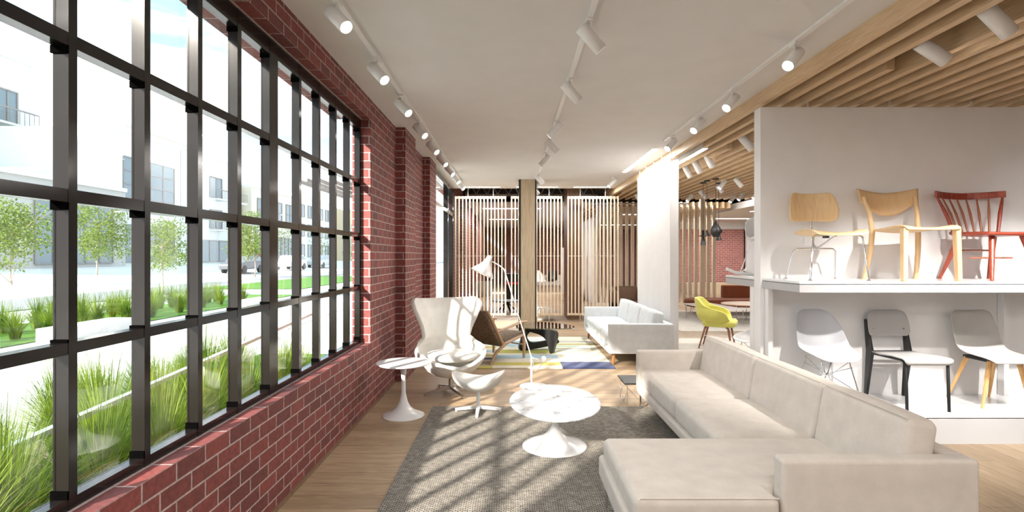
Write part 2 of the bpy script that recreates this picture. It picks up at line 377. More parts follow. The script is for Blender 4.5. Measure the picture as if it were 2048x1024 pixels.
def dup(root, loc, rz=0, label=None, scale=None):
    r = root.copy(); COL.objects.link(r); r.location = loc; r.rotation_euler = (0,0,rz)
    if label: r['label'] = label
    if scale: r.scale = scale if isinstance(scale, tuple) else (scale,)*3
    for ch in list(root.children):
        c = ch.copy(); COL.objects.link(c); c.parent = r
        for g in ch.children:
            d = g.copy(); COL.objects.link(d); d.parent = c
    return r
def lerp(a,b,t): return a+(b-a)*t
def interp(tab, x):
    for i in range(len(tab)-1):
        if x <= tab[i+1][0]:
            t = max(0,(x-tab[i][0])/(tab[i+1][0]-tab[i][0])); t = t*t*(3-2*t); return lerp(tab[i][1], tab[i+1][1], t)
    return tab[-1][1]

# ================================================================== THE SETTING
BK = -6.0          # back of the room behind the camera
RX = 9.0
struct(MB().box(-1.95, 2.3, BK, 33, -.12, 0).build('floor', 'floor_x'))
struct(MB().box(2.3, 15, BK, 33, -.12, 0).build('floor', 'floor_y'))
struct(MB().box(-1.95, 2.475, BK, 13.06, CZ, CZ+.12).build('ceiling', 'ceiling'))
struct(MB().box(-1.95, 2.475, 16.2, 31.6, CZ, CZ+.12).build('ceiling', 'ceiling'))
struct(MB().box(7.3, 15, 14.9, 31.6, 3.1, 3.22).box(7.2,7.3,14.9,31.6,3.1,3.3).build('ceiling', 'ceiling'))
struct(MB().box(2.475, 15, BK, 33, 3.9, 4.0).box(-1.95,2.475,13.06,16.2,3.9,4.0).box(-1.9,2.475,12.96,13.06,CZ+.12,3.9)
       .box(2.40,2.475,BK,13.0,CZ+.12,3.9).box(-1.95,2.475,16.2,16.3,CZ,3.9).box(2.40,2.475,16.3,31.6,CZ+.12,3.9).build('ceiling', 'dark'))
# left brick wall with the window opening
WX, WO = -1.48, -1.86
WY0, WY1 = .30, 5.62; SZ, HZ = .69, 3.03
w = MB()
def bw(y0, y1, z0, z1, x1=WX): w.box(WO, x1, y0, y1, z0, z1)
bw(BK, WY0, 0, CZ); w.box(-1.665, WX, WY0, WY1, 0, SZ); bw(WY0, WY1, HZ, CZ); w.box(-1.67, WX, WY1, 9.63, 0, CZ)
w.add([(-1.665,WY0,SZ+.001),(WX+.0005,WY0,SZ+.001),(WX+.0005,WY1,SZ+.001),(-1.665,WY1,SZ+.001)], [(0,1,2,3)], 1)
w.add([(WO,WY0,HZ-.001),(WX,WY0,HZ-.001),(WX,WY1,HZ-.001),(WO,WY1,HZ-.001)], [(3,2,1,0)], 1)
bw(9.63, 13.0, CZ-.04, CZ); w.box(-1.56,WX,13.0,31.6,0,CZ); bw(12.9,16.3,CZ,4.0)
for y0, y1 in ((6.85,7.57),(8.91,9.63)): w.box(WX, WX+.12, y0, y1, 0, CZ)
for y0, y1 in ((15.5,16.2),(18.5,19.2),(21.5,22.2),(24.5,25.2)): w.box(WX, WX+.10, y0, y1, 0, CZ)
struct(w.build('wall_left', ['brick','brick_sill']))
struct(MB().box(WX,WX+.012,WY1,6.85,0,.03).box(WX,WX+.012,BK,WY1,0,.03).build('baseboard_left', 'dark_wood'))
struct(MB().box(-1.95, 15, BK-.15, BK, 0, 4.0).build('wall_back', 'white'))
struct(MB().box(15, 15.15, BK, 33, 0, 4.0).build('wall_right', 'white'))
struct(MB().box(-1.95, 15, 31.6, 31.8, 0, 4.0).build('wall_front', 'brick_far'))
struct(MB().box(7.3, 10.35, 24, 24.15, .0, 3.1).build('wall_far', 'brick_far'))
struct(MB().box(10.35, 15, 23.7, 23.85, 0, 3.1).build('wall_far_grey', 'grey_paint'))
struct(MB().box(7.3, 10.35, 23.9, 24, 2.80, 3.1).build('trim_1', 'grey_paint'))
struct(MB().box(7.3, 10.4, 23.82, 23.9, 3.0, 3.1).build('trim_2', 'white'))

# ------- window 1: dark steel grid
XI, XO = -1.58, -1.636
barY = [(1.10,1.142),(1.52,1.56),(1.915,1.954),(2.311,2.349),(2.705,2.744),(3.094,3.14),(3.502,3.629),(3.99,4.034),(4.396,4.435),(4.808,4.846),(5.203,5.24),(5.575,5.62)]
barY = [(.30,.345),(.70,.74)]+barY
barZ = [(.691,.732),(1.248,1.290),(1.792,1.839),(2.350,2.398),(2.92,3.029)]
wr = bpy.data.objects.new('window_1', None); COL.objects.link(wr); struct(wr)
g = MB()
for a, b in barY: g.box(XO, XI, a, b, .691, 3.029)
g.build('vertical_mullion', 'frame', wr)
g = MB()
for a, b in barZ: g.box(XO, XI-.0015, .30, 5.62, a, b)
g.build('horizontal_mullion', 'frame', wr)
g = MB()  # made-up thin black blocks imitating dark patches where the bars cross
for i, (a, b) in enumerate(barY):
    for j, (z0, z1) in enumerate(barZ):
        if j < 2: g.box(XO-.004, XI+.002, a-.008, a, z1, z1+(.03 if j == 0 else .012))
        else: g.box(XO-.004, XI+.002, a-.008, a, z0-.028, z0)
g.build('dark_patch_block', 'block', wr)
k = 0
for i in range(len(barY)-1):
    for j in range(4):
        y0 = barY[i][1]; y1 = barY[i+1][0]; z0 = barZ[j][1]; z1 = barZ[j+1][0]
        MB().box(XO+.006, XO+.012, y0, y1, z0, z1).build('glass_pane', 'glass', wr)
# ------- window 2: tall glazing beyond the pilasters
w2 = bpy.data.objects.new('window_2', None); COL.objects.link(w2); struct(w2)
g = MB()
for y in (9.65, 11.9, 12.9): g.box(-1.52,-1.42, y, y+.09, 0, 3.2)
for z in (0, 2.55, 3.12): g.box(-1.52,-1.42, 9.65, 12.99, z, z+.08)
g.build('window_frame', 'frame', w2)
for y0, y1 in ((9.74,11.9),(11.99,12.9)):
    for z0, z1 in ((.08,2.55),(2.63,3.12)): MB().box(-1.48,-1.472,y0,y1,z0,z1).build('glass_pane','glass',w2)

# ------- columns
g = thing('column', 'tall pale wood-veneered column with dark edges standing before the slat screens', 'column', (0,0,0)); g['kind'] = 'structure'; g.name = 'trim_3'
del g['label']; del g['category']
MB().box(.19,.49,11.48,11.78,0,CZ).build('veneer_panel','column_wood',g)
MB().box(.145,.19,11.50,11.80,0,CZ).box(.49,.525,11.50,11.80,0,CZ).build('dark_edge','dark',g)
struct(MB().box(1.40,1.76,13.65,14.5,0,3.6).build('trim_4','dark_wood'))
struct(MB().box(-.80,-.52,30.5,30.8,0,CZ).build('trim_5','dark'))

# ------- oak slat ceiling
PITCH, SW, SB = .19, .065, 3.116
def slat_ceiling(y0, y1, label, n, gap4=None, x0=2.475):
    t = thing('slat_ceiling', label, 'ceiling slats', (x0, y0, SB))
    for i in range(n):
        segs = [(y0,y1)]
        if gap4 and i in gap4: segs = gap4[i]
        for a, b in segs:
            MB().box(i*PITCH, i*PITCH+SW, a-y0, b-y0, 0, .20).build('slat', 'oak_slat', t)
    for q in range(int((y1-y0)/1.2)):
        pass
    for yy in [y0+.9+1.8*q for q in range(int((y1-y0)/1.8))]:
        MB().box(.01, n*PITCH, yy-y0, yy-y0+.06, .20, .26).build('cross_batten', 'dark_wood', t)
    return t
gaps = {3: [(-3.0,-.5),(4.37,5.7),(7.6,8.5),(10.9,14.5)], 1: [(-3,7.5),(10.1,14.5)]}
slat_ceiling(-3.0, 14.5, 'ceiling of long parallel oak slats above the display chairs', 30, gaps)
slat_ceiling(17.0, 31.0, 'oak slat ceiling of the rear showroom seen through the screens', 24)

# ------- hanging partition and display wall
def rods(t, pts, z0, z1, r=.008):
    for x, y in pts: MB().tube([(x,y,z0),(x,y,z1)], r, 8).build('hanging_rod', 'lamp_white', t)
pt = thing('partition_panel', 'freestanding white partition panel behind the white sofa', 'partition', (2.40,8.16,0))
MB().box(0,.13,0,2.12,0,3.08).build('panel','white',pt,bevel=.004)
rods(pt, [(.03,.06+q*.5) for q in range(5)], 3.08, 3.25)
dw = thing('display_wall', 'large white display wall behind the row of chairs', 'partition', (2.427,5.25,0))
MB().box(0,4.2,0,.14,0,3.055).build('panel','white',dw,bevel=.003)
rods(dw, [(.50+q*.808,.07) for q in range(4)], 3.055, 3.14)

def shelf_unit(label, y0, y1, x0, x1, loc_label):
    t = thing('display_shelf', label, 'shelf', (x0, y0, 0))
    L_, D = x1-x0, y1-y0-.004
    MB().box(0,L_,0,D,1.361,1.383).build('shelf_top','white_gloss',t,bevel=.002)
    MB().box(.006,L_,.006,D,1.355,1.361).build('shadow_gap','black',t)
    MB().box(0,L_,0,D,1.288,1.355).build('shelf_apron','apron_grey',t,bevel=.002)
    return t
sf = shelf_unit('upper white display shelf carrying the three wooden chairs', 4.574, 5.25, 2.447, 6.6, '')
for x in (.02, 2.29): MB().box(x,x+.045,.60,.67,.251,1.288).build('support_post','white',sf)
pf = thing('display_platform', 'low white platform carrying the three grey chairs', 'platform', (2.447,4.574,0))
MB().box(0,4.15,0,.67,.222,.251).build('platform_top','white_gloss',pf,bevel=.002)
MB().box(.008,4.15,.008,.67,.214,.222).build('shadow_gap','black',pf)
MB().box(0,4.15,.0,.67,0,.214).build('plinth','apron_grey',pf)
sr = shelf_unit('white display shelf on the far side of the display wall under the rocking chair', 5.39, 6.12, 2.43, 6.6, '')
MB().box(.0,.05,.01,.10,.251,1.288).build('support_post','white',sr)
pr = thing('display_platform', 'low white platform on the far side of the display wall', 'platform', (2.43,5.39,0))
MB().box(0,4.1,.006,.75,0,.251).build('plinth','white',pr,bevel=.002)

# ------- slat screens at the back
def slat_screen(cx, label):
    t = thing('slat_screen', label, 'screen', (cx,13.1,0), 0)
    for k in range(15):
        x = -.609+k*.087
        MB().box(x-.015,x+.015,.015,.05,.149,3.06).build('slat','pale_slat',t)
    MB().box(-.627,.627,.05,.09,3.0,3.06).build('top_rail','pale_slat',t)
    MB().box(-.627,.627,.05,.09,.149,.20).build('bottom_rail','pale_slat',t)
    MB().tube([(-.62,.055,1.6),(.62,.055,1.6)], .006, 6).build('middle_bar','lamp_white',t)
    for x in (-.31,.31):
        MB().tube([(x,.07,3.06),(x,.07,CZ+.6)],.008,6).build('hanging_rod','lamp_white',t)
        MB().tube([(x,.07,0),(x,.07,.149)],.008,6).build('floor_rod','lamp_white',t)
    return t
slat_screen(-.768, 'hanging screen of pale wooden slats beside the brick pier, left of the column')
slat_screen(.60, 'hanging screen of pale wooden slats directly behind the veneered column')
slat_screen(1.98, 'hanging screen of pale wooden slats behind the far end of the white sofa')
t = thing('post_screen', 'screen of thick pale wooden posts hanging behind the partition and yellow chair', 'screen', (2.45,15.5,0))
k = 0
x = 0
while x < 3.35:
    wide = abs(x-3.0) < .09
    MB().box(x,x+(.14 if wide else .08),0,.10,.25,3.06+(.22 if wide else 0)).build('post','pale_slat',t)
    x += .166*(1.18 if wide else 1); k += 1
MB().box(0,3.38,.10,.14,2.86,3.03).build('top_rail','pale_slat',t)
MB().tube([(-.3,-.1,3.10),(2.6,-.1,3.10)],.022,8).build('ceiling_pipe','lamp_white',t)
rods(t, [(.6,.05),(1.8,.05),(2.6,.05)], 3.06, 3.9)
for (x,y,z) in ((.2,15.4,3.33),(1.6,15.4,3.33)):
    pass
t = thing('roof_truss', 'exposed zigzag steel joist in the dark gap above the slat screens', 'truss', (-1.3,15.0,3.28))
MB().box(0,3.7,0,.06,0,.05).build('bottom_chord','alu',t); MB().box(0,3.7,0,.06,.30,.36).build('top_chord','alu',t)
g = MB()
for q in range(12): g.beam((q*.3,.03,.03),(q*.3+.15,.03,.32),.025,.025).beam((q*.3+.15,.03,.32),(q*.3+.3,.03,.03),.025,.025)
g.build('web_bars','alu',t)

# ================================================================== CEILING LAMPS
def spot_light(parent, pos, d, energy, size=70):
    ld = bpy.data.lights.new('spot_beam','SPOT'); ld.energy = energy; ld.spot_size = math.radians(size); ld.spot_blend = .8
    ld.shadow_soft_size = .035; ld.color = (1,.965,.92)
    o = bpy.data.objects.new('spot_beam', ld); COL.objects.link(o); o.parent = parent; o.location = pos
    o.rotation_euler = Vector(d).to_track_quat('-Z','Y').to_euler()
def snap(x): return 2.475+PITCH*round((x-2.5075)/PITCH)+SW/2
def track_light(x, y, z, d, label, group, energy=0, size=70, s=1.0, drop=.07, lit=True):
    if z == 3.13: x = snap(x); z = SB
    t = thing('track_spotlight', label, 'spotlight', (x,y,z), 0, group)
    d = Vector(d).normalized(); c = Vector((0,0,-drop-.04*s))
    MB().box(-.02,.02,-.05,.05,-.018,0).tube([(0,0,-.01),c],.009,8).build('mount','lamp_white',t)
    a = c-d*.085*s; b = c+d*.125*s
    q = d.to_track_quat('Z','Y').to_matrix().to_4x4(); q.translation = a
    Lh = .21*s; R = .045*s
    g = MB().lathe([(R*.9,0),(R,.006),(R,Lh-.001),(R*.9,Lh),(R*.9,Lh-.03)], 24); g.v = [tuple(q@Vector(v)) for v in g.v]
    g.build('lamp_housing','lamp_white',t)
    g = MB().lathe([(.0001,Lh-.012),(R*.86,Lh-.012)], 20); g.v = [tuple(q@Vector(v)) for v in g.v]
    g.build('lamp_lens','lens' if lit else 'lamp_white',t)
    if energy: spot_light(t, tuple(b+d*.01), d, energy, size)
    return t
def track(x, y0, y1, z, label):
    t = thing('lighting_track', label, 'lighting track', (x,y0,z-.02))
    MB().box(-.02,.02,0,y1-y0,0,.02).build('rail','lamp_white',t)
    for yy in (.0, y1-y0-.04): MB().box(-.022,.022,yy,yy+.04,-.003,.02).build('end_cap','grey_paint',t)
ORD = ['first','second','third','fourth','fifth','sixth','seventh','eighth','ninth','tenth']
track(-1.11, 1.5, 12.0, CZ, 'white ceiling lighting track running beside the brick wall')
track(.53, 1.5, 12.6, CZ, 'white lighting track running down the middle of the ceiling')
track(3.07, -2.0, 14.0, SB+.20, 'white lighting track hung in the gap of the oak slats')
track(2.15, 1.5, 7.6, CZ, 'white lighting track running beside the oak slats')
for i in range(9):
    track_light(-1.11, 3.40+i*1.012, CZ-.02, (.62,-.38,-.68), 'white cylinder spotlight on the window-side ceiling track, %s from the near end' % ORD[i], 'spotlights on the left track', 22)
cy_ = [3.70,4.92,6.39,7.33,8.44,10.5,11.6,12.4]; cd_ = [1,1,-1,1,-1,1,-1,1]
for i, (y, s) in enumerate(zip(cy_, cd_)):
    track_light(.53, y, CZ-.02, (.62*s,.12,-.62) , 'white cylinder spotlight on the middle ceiling track, %s from the near end' % ORD[i], 'spotlights on the middle track', 26)
for i, y in enumerate([4.09,5.25,6.19,7.23]):
    track_light(2.15, y, CZ-.02, (-.62,-.40,-.66), 'white cylinder spotlight on the track beside the oak slats, %s from the near end' % ORD[i], 'spotlights on the right track', 30)
track_light(2.10, 11.2, CZ, (-.6,-.1,-.6), 'white spotlight alone on the ceiling beyond the recessed light strip', None, 30)
wl = [(3.07,3.42,(.72,.10,-.58)),(3.07,3.95,(.78,-.02,-.52)),(3.07,7.08,(.6,.1,-.62)),(3.07,8.4,(.45,.2,-.7)),(3.07,8.95,(.45,.2,-.7)),(3.07,9.45,(.45,.2,-.7))]
for i, (x,y,d) in enumerate(wl):
    track_light(x, y, 3.30, d, ['white spotlight in the slat gap nearest the top right corner','white spotlight in the slat gap above the upper left of the display wall',
      'white spotlight in the slat gap beside the edge of the display wall','first of three white spotlights in the slat gap behind the partition',
      'middle one of three white spotlights in the slat gap behind the partition','last of three white spotlights in the slat gap behind the partition'][i], 'spotlights among the oak slats', 60 if i < 2 else 25, 90, 1.15, .14)
wl = [(4.36,10.5,1),(4.28,10.75,-1),(4.33,11.46,1),(4.36,12.47,1),(4.38,13.3,-1),(5.6,13.5,-1),(5.6,13.0,-1),(5.66,12.63,-1)]
for i,(x,y,s) in enumerate(wl):
    track_light(x,y,3.13,(.5*s,-.1,-.6),'small white spotlight under the far oak slats, %s of those above the yellow chair' % ORD[i],'far spotlights under the slats',18 if i%2==0 else 0,80,1.0,.03)
track_light(3.02,13.2,3.13,(.4,0,-.6),'small white spotlight under the slats left of the partition','spotlight' and None,18,80,1,.03)
# lamps that light the display wall from the same slat gap, just above the picture
for i,(x,y) in enumerate([(3.65,3.1),(4.7,3.1),(2.95,2.6),(4.4,2.2)]):
    track_light(x,y,3.13,(.0,.58,-.80),'white spotlight under the oak slats in front of the display chairs, %s' % ['inner','outer','nearer the sofa','nearest the viewer'][i],'spotlights among the oak slats',330 if i < 3 else 0,64,1.15,.03)
def linear(name, label, x0, x1, y0, y1, z, watts, group=None, box=0):
    t = thing(name, label, 'ceiling light', ((x0+x1)/2,(y0+y1)/2,z), 0, group)
    hx, hy = (x1-x0)/2, (y1-y0)/2
    MB().box(-hx-.008,hx+.008,-hy-.008,hy+.008,-.006 if not box else -.0,(0 if not box else box)).build('trim_frame','lamp_white',t)
    MB().box(-hx,hx,-hy,hy,-.010 if not box else -.004,-.006 if not box else 0).build('diffuser','led',t)
    if watts:
        ld = bpy.data.lights.new('strip_glow','AREA'); ld.shape = 'RECTANGLE'; ld.size = x1-x0; ld.size_y = y1-y0; ld.energy = watts; ld.color = (1,.965,.93)
        o = bpy.data.objects.new('strip_glow', ld); COL.objects.link(o); o.parent = t; o.location = (0,0,-.02)
linear('linear_light','slanting recessed light strip in the ceiling before the partition',2.15,2.235,8.2,10.47,CZ,60)
linear('linear_light','linear light box hung in the slat gap right of the partition top',2.665,2.73,7.5,10.1,3.10,50,None,.10)
for x0,x1,q in ((-1.24,-.28,'above the left slat screen'),(.11,1.09,'above the middle slat screen behind the column'),(1.47,2.27,'above the right slat screen')):
    linear('linear_light','thin recessed light strip across the ceiling '+q,x0,x1,12.70,12.76,CZ,22,'light strips at the ceiling end')
# unseen fill strips, added to brighten the room around the viewer
for i,(x,y) in enumerate([(.5,.2),(.5,-2.2),(.5,-4.6)]):
    linear('linear_light','added unseen fill strip over the near end of the room, '+['above the viewer','behind the viewer','by the back wall'][i], x-1.2,x+1.2,y-.1,y+.1,CZ,55,'added fill strips behind the viewer')
for i,(x,y) in enumerate([(5.5,0),(5.5,-3)]):
    linear('linear_light','added unseen fill strip among the oak slats right of the viewer, '+['nearer one','rear one'][i], x-1.2,x+1.2,y-.1,y+.1,3.11,45,'added fill strips behind the viewer')
for i,(x,y,z) in enumerate([(0,18.5,CZ),(0,24,CZ),(5,19.5,3.11),(5,26,3.11),(9,18,3.1),(9,21.5,3.1),(5.5,9.2,3.11),(5.5,16,3.6)]):  # strips over yellow chair and bench are added to brighten the post screen
    linear('linear_light',['ceiling light strip just beyond the left slat screen','ceiling light strip before the rear brick wall','light strip under the rear slats, nearer one','light strip under the rear slats, farther one','light strip in the right rear ceiling, nearer one','light strip in the right rear ceiling before the brick','added fill strip under the slats above the yellow chair','added fill strip in the dark gap above the brown bench'][i], x-1.0,x+1.0,y-.1,y+.1,z,100,'rear showroom light strips')

# ================================================================== RUGS
t = thing('area_rug', 'grey flecked flat-woven rug under the marble coffee table and beige sofa', 'rug', (-.84,1.2,0))
MB().box(0,3.16,0,4.48,0,.012).build('woven_field','rug',t,bevel=.003)
t = thing('striped_rug', 'patchwork rug of yellow, blue, cream and navy stripes under the woven lounge chair', 'rug', (-.95,7.63,0))
RC = {'c':(.74,.70,.58),'y':(.52,.47,.10),'b':(.35,.52,.62),'n':(.012,.03,.13),'w':(.80,.79,.74),'o':(.34,.26,.15),'g':(.40,.38,.33),'k':(.03,.035,.03),'p':(.45,.62,.50)}
for k_, c_ in RC.items(): M['rug_'+k_] = fabric('rug_yarn_'+k_, c_, .10, 160, .5)
keys = list(RC)
def stripes(x0, x1, seq):
    g = MB(); y = 0
    for c_, h_ in seq:
        g.box(x0,x1,y,y+h_,0,.012, keys.index(c_)); y += h_
    if y < 2.95: g.box(x0,x1,y,2.95,0,.012,0)
    g.build('striped_block', ['rug_'+q for q in keys], t)
stripes(0,.67,[('y',.16),('g',.10),('o',.20),('c',.16),('n',.14),('c',.12),('y',.18),('c',.2),('b',.18),('c',.2),('y',.2),('w',.3),('b',.2),('c',.61)])
stripes(.67,1.67,[('c',.17),('y',.24),('c',.31),('b',.28),('c',.14),('y',.36),('w',.12),('c',.20),('b',.30),('w',.10),('b',.20),('w',.5)])
stripes(1.67,2.42,[('n',.44),('c',.80),('o',.05),('c',.10),('o',.05),('c',.10),('k',.05),('c',.16),('p',.14),('c',.08),('o',.05),('y',.08),('c',.10),('o',.04),('w',.10),('k',.05)])
for lab,x,y,wx,wy in (('pale grey rug beneath the brown bench and white coffee tables',3.6,11.4,4.4,4.2),('pale beige rug beneath the yellow chair',2.75,7.2,3.6,3.2)):
    tag(MB().box(0,wx,0,wy,0,.01).build('area_rug',fabric('pale_rug_yarn',(.52,.49,.44),.2,90,.5)),lab,'rug').location = (x,y,0)

# ================================================================== SOFAS
def sofa(name, label, loc, Lx, Ly, mat, pipe, nseat, chaise=False, legs='wood'):
    """front faces -x, far arm at +y; x from 0 (front) to Lx, y from 0 (near) to Ly"""
    t = thing(name, label, 'sofa', loc)
    AT, AH, B0, B1 = .105, .607, .165, .245
    for i,(y0,y1) in enumerate(((0,AT),(Ly-AT,Ly))):
        MB().rbox(0,Lx,y0,y1,B0,AH,.022,5).build('armrest',mat,t)
    MB().rbox(Lx-.10,Lx,AT-.01,Ly-AT+.01,B0,AH,.022,5).build('back_frame',mat,t)
    MB().rbox(.0,Lx-.02,AT-.01,Ly-AT+.01,B0,B1,.018,4).build('seat_frame',mat,t)
    y0 = AT+.005; y1 = Ly-AT-.005
    cuts = [y0+(y1-y0)*k/nseat for k in range(nseat+1)]
    if chaise: cuts = [.0+AT, .875, 1.82, y1]
    for k in range(nseat):
        a, b = cuts[k], cuts[k+1]
        if not (chaise and k == 0):
            MB().rbox(.025,Lx-.26,a+.003,b-.003,B1-.01,.425,.05,6,.014).build('seat_cushion',mat,t)
        # leaning back cushion
        g = MB().rbox(-.085,.085,a+.004,b-.004,-.02,.37,.045,6,.012)
        R = Matrix.Rotation(.17,4,'Y'); R.translation = Vector((Lx-.245,0,.40))
        g.v = [tuple(R@Vector(v)) for v in g.v]; c = g.build('back_cushion',mat,t)
        g = MB(); 
        e = [(-.083,a+.012,.365),(-.083,b-.012,.365)]
        g.tube([R@Vector(p) for p in e], .004, 6).build('piping',pipe,c)
    if chaise:
        MB().rbox(-.745,-.008,-.02,.875,B0+.02,.315,.02,5).build('chaise_frame',mat,t)
        c = MB().prism([(-.72,-.015),(-.012,-.015),(-.012,.112),(Lx-.26,.112),(Lx-.26,.868),(-.72,.868)],.29,.43,'XY').build('chaise_cushion',mat,t)
        bv = c.modifiers.new('bevel','BEVEL'); bv.width = .042; bv.segments = 5; bv.limit_method = 'ANGLE'; bv.angle_limit = .6
        for pg in c.data.polygons: pg.use_smooth = True
        wn = c.modifiers.new('wn','WEIGHTED_NORMAL'); wn.keep_sharp = False
        MB().tube([(-.683,-.0,.418),(-.683,.40,.428),(-.683,.85,.418)],.004,6).tube([(-.683,.0,.424),(-.02,.0,.424)],.004,6).build('piping',pipe,c)
        for x,y in ((-.70,.03),(-.70,.83)): MB().tube([(x,y,0),(x,y,B0+.03)],.009,8).build('leg','chrome',t)
    if legs == 'wood':
        for x,y,dx,dy in ((.09,.10,-.03,-.03),(.09,Ly-.10,-.03,.03),(Lx-.09,.10,.03,-.03),(Lx-.09,Ly-.10,.03,.03)):
            MB().tube([(x+dx*.6,y+dy*.6,0),(x,y,B0+.005)],[.017,.030],14).build('leg','teak',t)
    else:
        for x,y in ((.035,.06),(.035,Ly-.06),(Lx-.05,.06),(Lx-.05,Ly-.06),(.05,Ly*.5)):
            MB().tube([(x,y,0),(x,y,B0+.005)],.009,8).build('leg','chrome',t)
    return t
sofa('sectional_sofa','long beige fabric sectional sofa with a chaise in the right foreground',(1.30,2.577,.012),.95,3.075,'beige','beige_pipe',3,True,'chrome')
sofa('sofa','white three-seat sofa with tapered wooden legs on the striped rug',(1.417,7.85,0),.95,2.72,'sofa_white','sofa_white',3)

# ================================================================== PEDESTAL TABLES
def pedestal(name,label,loc,a,b,h,br,topmat,stem,bx=1.0,pr=None):
    t = thing(name,label,'table',loc)
    MB().lathe([(.93,h-.020),(.985,h-.012),(1.0,h-.006),(.995,h-.001),(.985,h)],72,sx=a,sy=b).build('table_top',topmat,t)
    pr = pr or [(br,0),(br,.005),(br*.96,.010),(br*.80,.022),(br*.55,.046),(br*.34,.085),(br*.20,.14)]
    zz = pr[-1][1]
    k = pr[-1][0]
    pr = pr+[(stem*1.04,zz+(h-zz)*.22),(stem,zz+(h-zz)*.45),(stem*1.15,zz+(h-zz)*.68),(stem*1.7,zz+(h-zz)*.86),(stem*2.6,h-.022)]
    MB().lathe(pr,48).build('pedestal_base','white_gloss',t)
    return t
pedestal('side_table','small round white pedestal side table beside the brick wall','loc' and (-1.09,5.40,0),.268,.268,.533,.208,'white_gloss',.021)
pedestal('coffee_table','oval marble-topped coffee table on a white pedestal','x' and (.357,4.50,.012),.378,.565,.378,.270,'marble',.024,
         pr=[(.270,0),(.270,.005),(.262,.010),(.22,.024),(.15,.050),(.10,.078),(.06,.115)])

# ================================================================== EGG CHAIR + OTTOMAN
t = thing('egg_chair','tall cream wool winged swivel chair facing the room by the brick wall','chair',(-.71,6.30,0),math.radians(22))
Wt = [(.20,.08),(.24,.20),(.30,.285),(.38,.345),(.44,.395),(.50,.405),(.56,.36),(.63,.315),(.74,.335),(.86,.375),(.98,.42),(1.06,.455),(1.10,.455)]
Dt = [(.20,.08),(.24,.20),(.30,.28),(.38,.33),(.46,.35),(.60,.33),(.78,.30),(.98,.28),(1.10,.24)]     # depth radius toward the back
Yc = [(.20,.02),(.38,.0),(.60,.08),(.78,.14),(.98,.20),(1.10,.24)]                                      # centre moves back (+y) with height
Ft = [(.20,.08),(.26,.24),(.32,.31),(.38,.345),(.46,.36),(.56,.33)]                                      # forward reach of the arms
Th = [(.20,180),(.34,180),(.385,150),(.43,130),(.475,116),(.505,104),(.53,90),(.57,72),(.63,64),(.78,66),(.88,72),(.98,78),(1.02,75),(1.05,68),(1.075,56),(1.10,50)]
zs = [.20,.21,.225,.24,.26,.28,.30,.32,.34,.355,.37,.385,.40,.42,.44,.46,.48,.50,.52,.54,.555,.57,.585,.60,.62,.65,.69,.74,.80,.86,.91,.95,.99,1.02,1.045,1.065,1.08]
g = MB(); nu = 40; vs = []
for z in zs:
    W, D, Y0, Fr, T = interp(Wt,z), interp(Dt,z), interp(Yc,z), interp(Ft,min(z,.56)), math.radians(interp(Th,z))
    for k in range(nu+1):
        a = -T+2*T*k/nu
        x = W*math.sin(a); c = math.cos(a)
        y = Y0 + (D*c if c > 0 else Fr*c + (-0.0))
        if z > .58: y = Y0+D*max(c,0) - (abs(math.sin(a))**2)*.13*min(1,(z-.58)/.2)
        zz = z + .035*(max(0,z-.9)/.18)*(abs(math.sin(a))**3)
        vs.append((x,y,zz))
w_ = nu+1
g.add(vs,[(i*w_+k,i*w_+k+1,(i+1)*w_+k+1,(i+1)*w_+k) for i in range(len(zs)-1) for k in range(nu)],0,True)
sh = g.build('shell','egg',t)
md = sh.modifiers.new('weld','WELD'); md.merge_threshold = .002
md = sh.modifiers.new('thick','SOLIDIFY'); md.thickness = .05; md.offset = 0; md.use_even_offset = False
md = sh.modifiers.new('sub','SUBSURF'); md.levels = 1; md.render_levels = 2
MB().lathe([(.001,.395),(.15,.388),(.24,.395),(.285,.42),(.30,.445),(.285,.468),(.22,.48),(.10,.482),(.001,.482)],40,cy=-.03,sy=1.05).build('seat_cushion','egg',t)
MB().tube([(0,.02,.055),(0,.02,.22)],.028,20).tube([(0,.02,.04),(0,.02,.09)],.042,20).build('swivel_column','alu',t)
for q in range(4):
    a = math.radians(10+90*q); dx, dy = math.cos(a), math.sin(a)
    MB().beam((dx*.02,.02+dy*.02,.065),(dx*.33,.02+dy*.33,.018),.05,.035,w2=.022,h2=.018).tube([(dx*.33,.02+dy*.33,0),(dx*.33,.02+dy*.33,.02)],.013,10).build('star_leg','alu',t)
t = thing('ottoman','white saddle-shaped footstool on a four-star base before the cream winged chair','footstool',(-.345,5.50,.012),math.radians(-8))
g = MB(); vs = []; nr, na = 16, 48
def otop(x,y): return .335+1.05*x*x+.05*x-.25*y*y
A_, B_ = .275, .215
for i in range(nr+1):
    r = i/nr
    for k in range(na):
        a = 2*PI*k/na; x = A_*r*math.cos(a); y = B_*r*math.sin(a); vs.append((x,y,otop(x,y)+.012*(1-r*r)))
for i in range(1,nr+1):
    r = math.cos(i/nr*PI/2)
    for k in range(na):
        a = 2*PI*k/na; x = A_*r*math.cos(a); y = B_*r*math.sin(a)
        e = otop(A_*math.cos(a)*r,B_*math.sin(a)*r); vs.append((x,y,min(e,lerp(e,.20,math.sin(i/nr*PI/2)**1.0*(1-r*.25)))-.004))
n_ = 2*nr+1
g.add(vs,[(i*na+k,i*na+(k+1)%na,(i+1)*na+(k+1)%na,(i+1)*na+k) for i in range(n_-1) for k in range(na)],0,True)
g.build('cushion_shell','egg',t)
MB().tube([(0,0,.03),(0,0,.205)],[.017,.021],16).build('column','white_gloss',t)
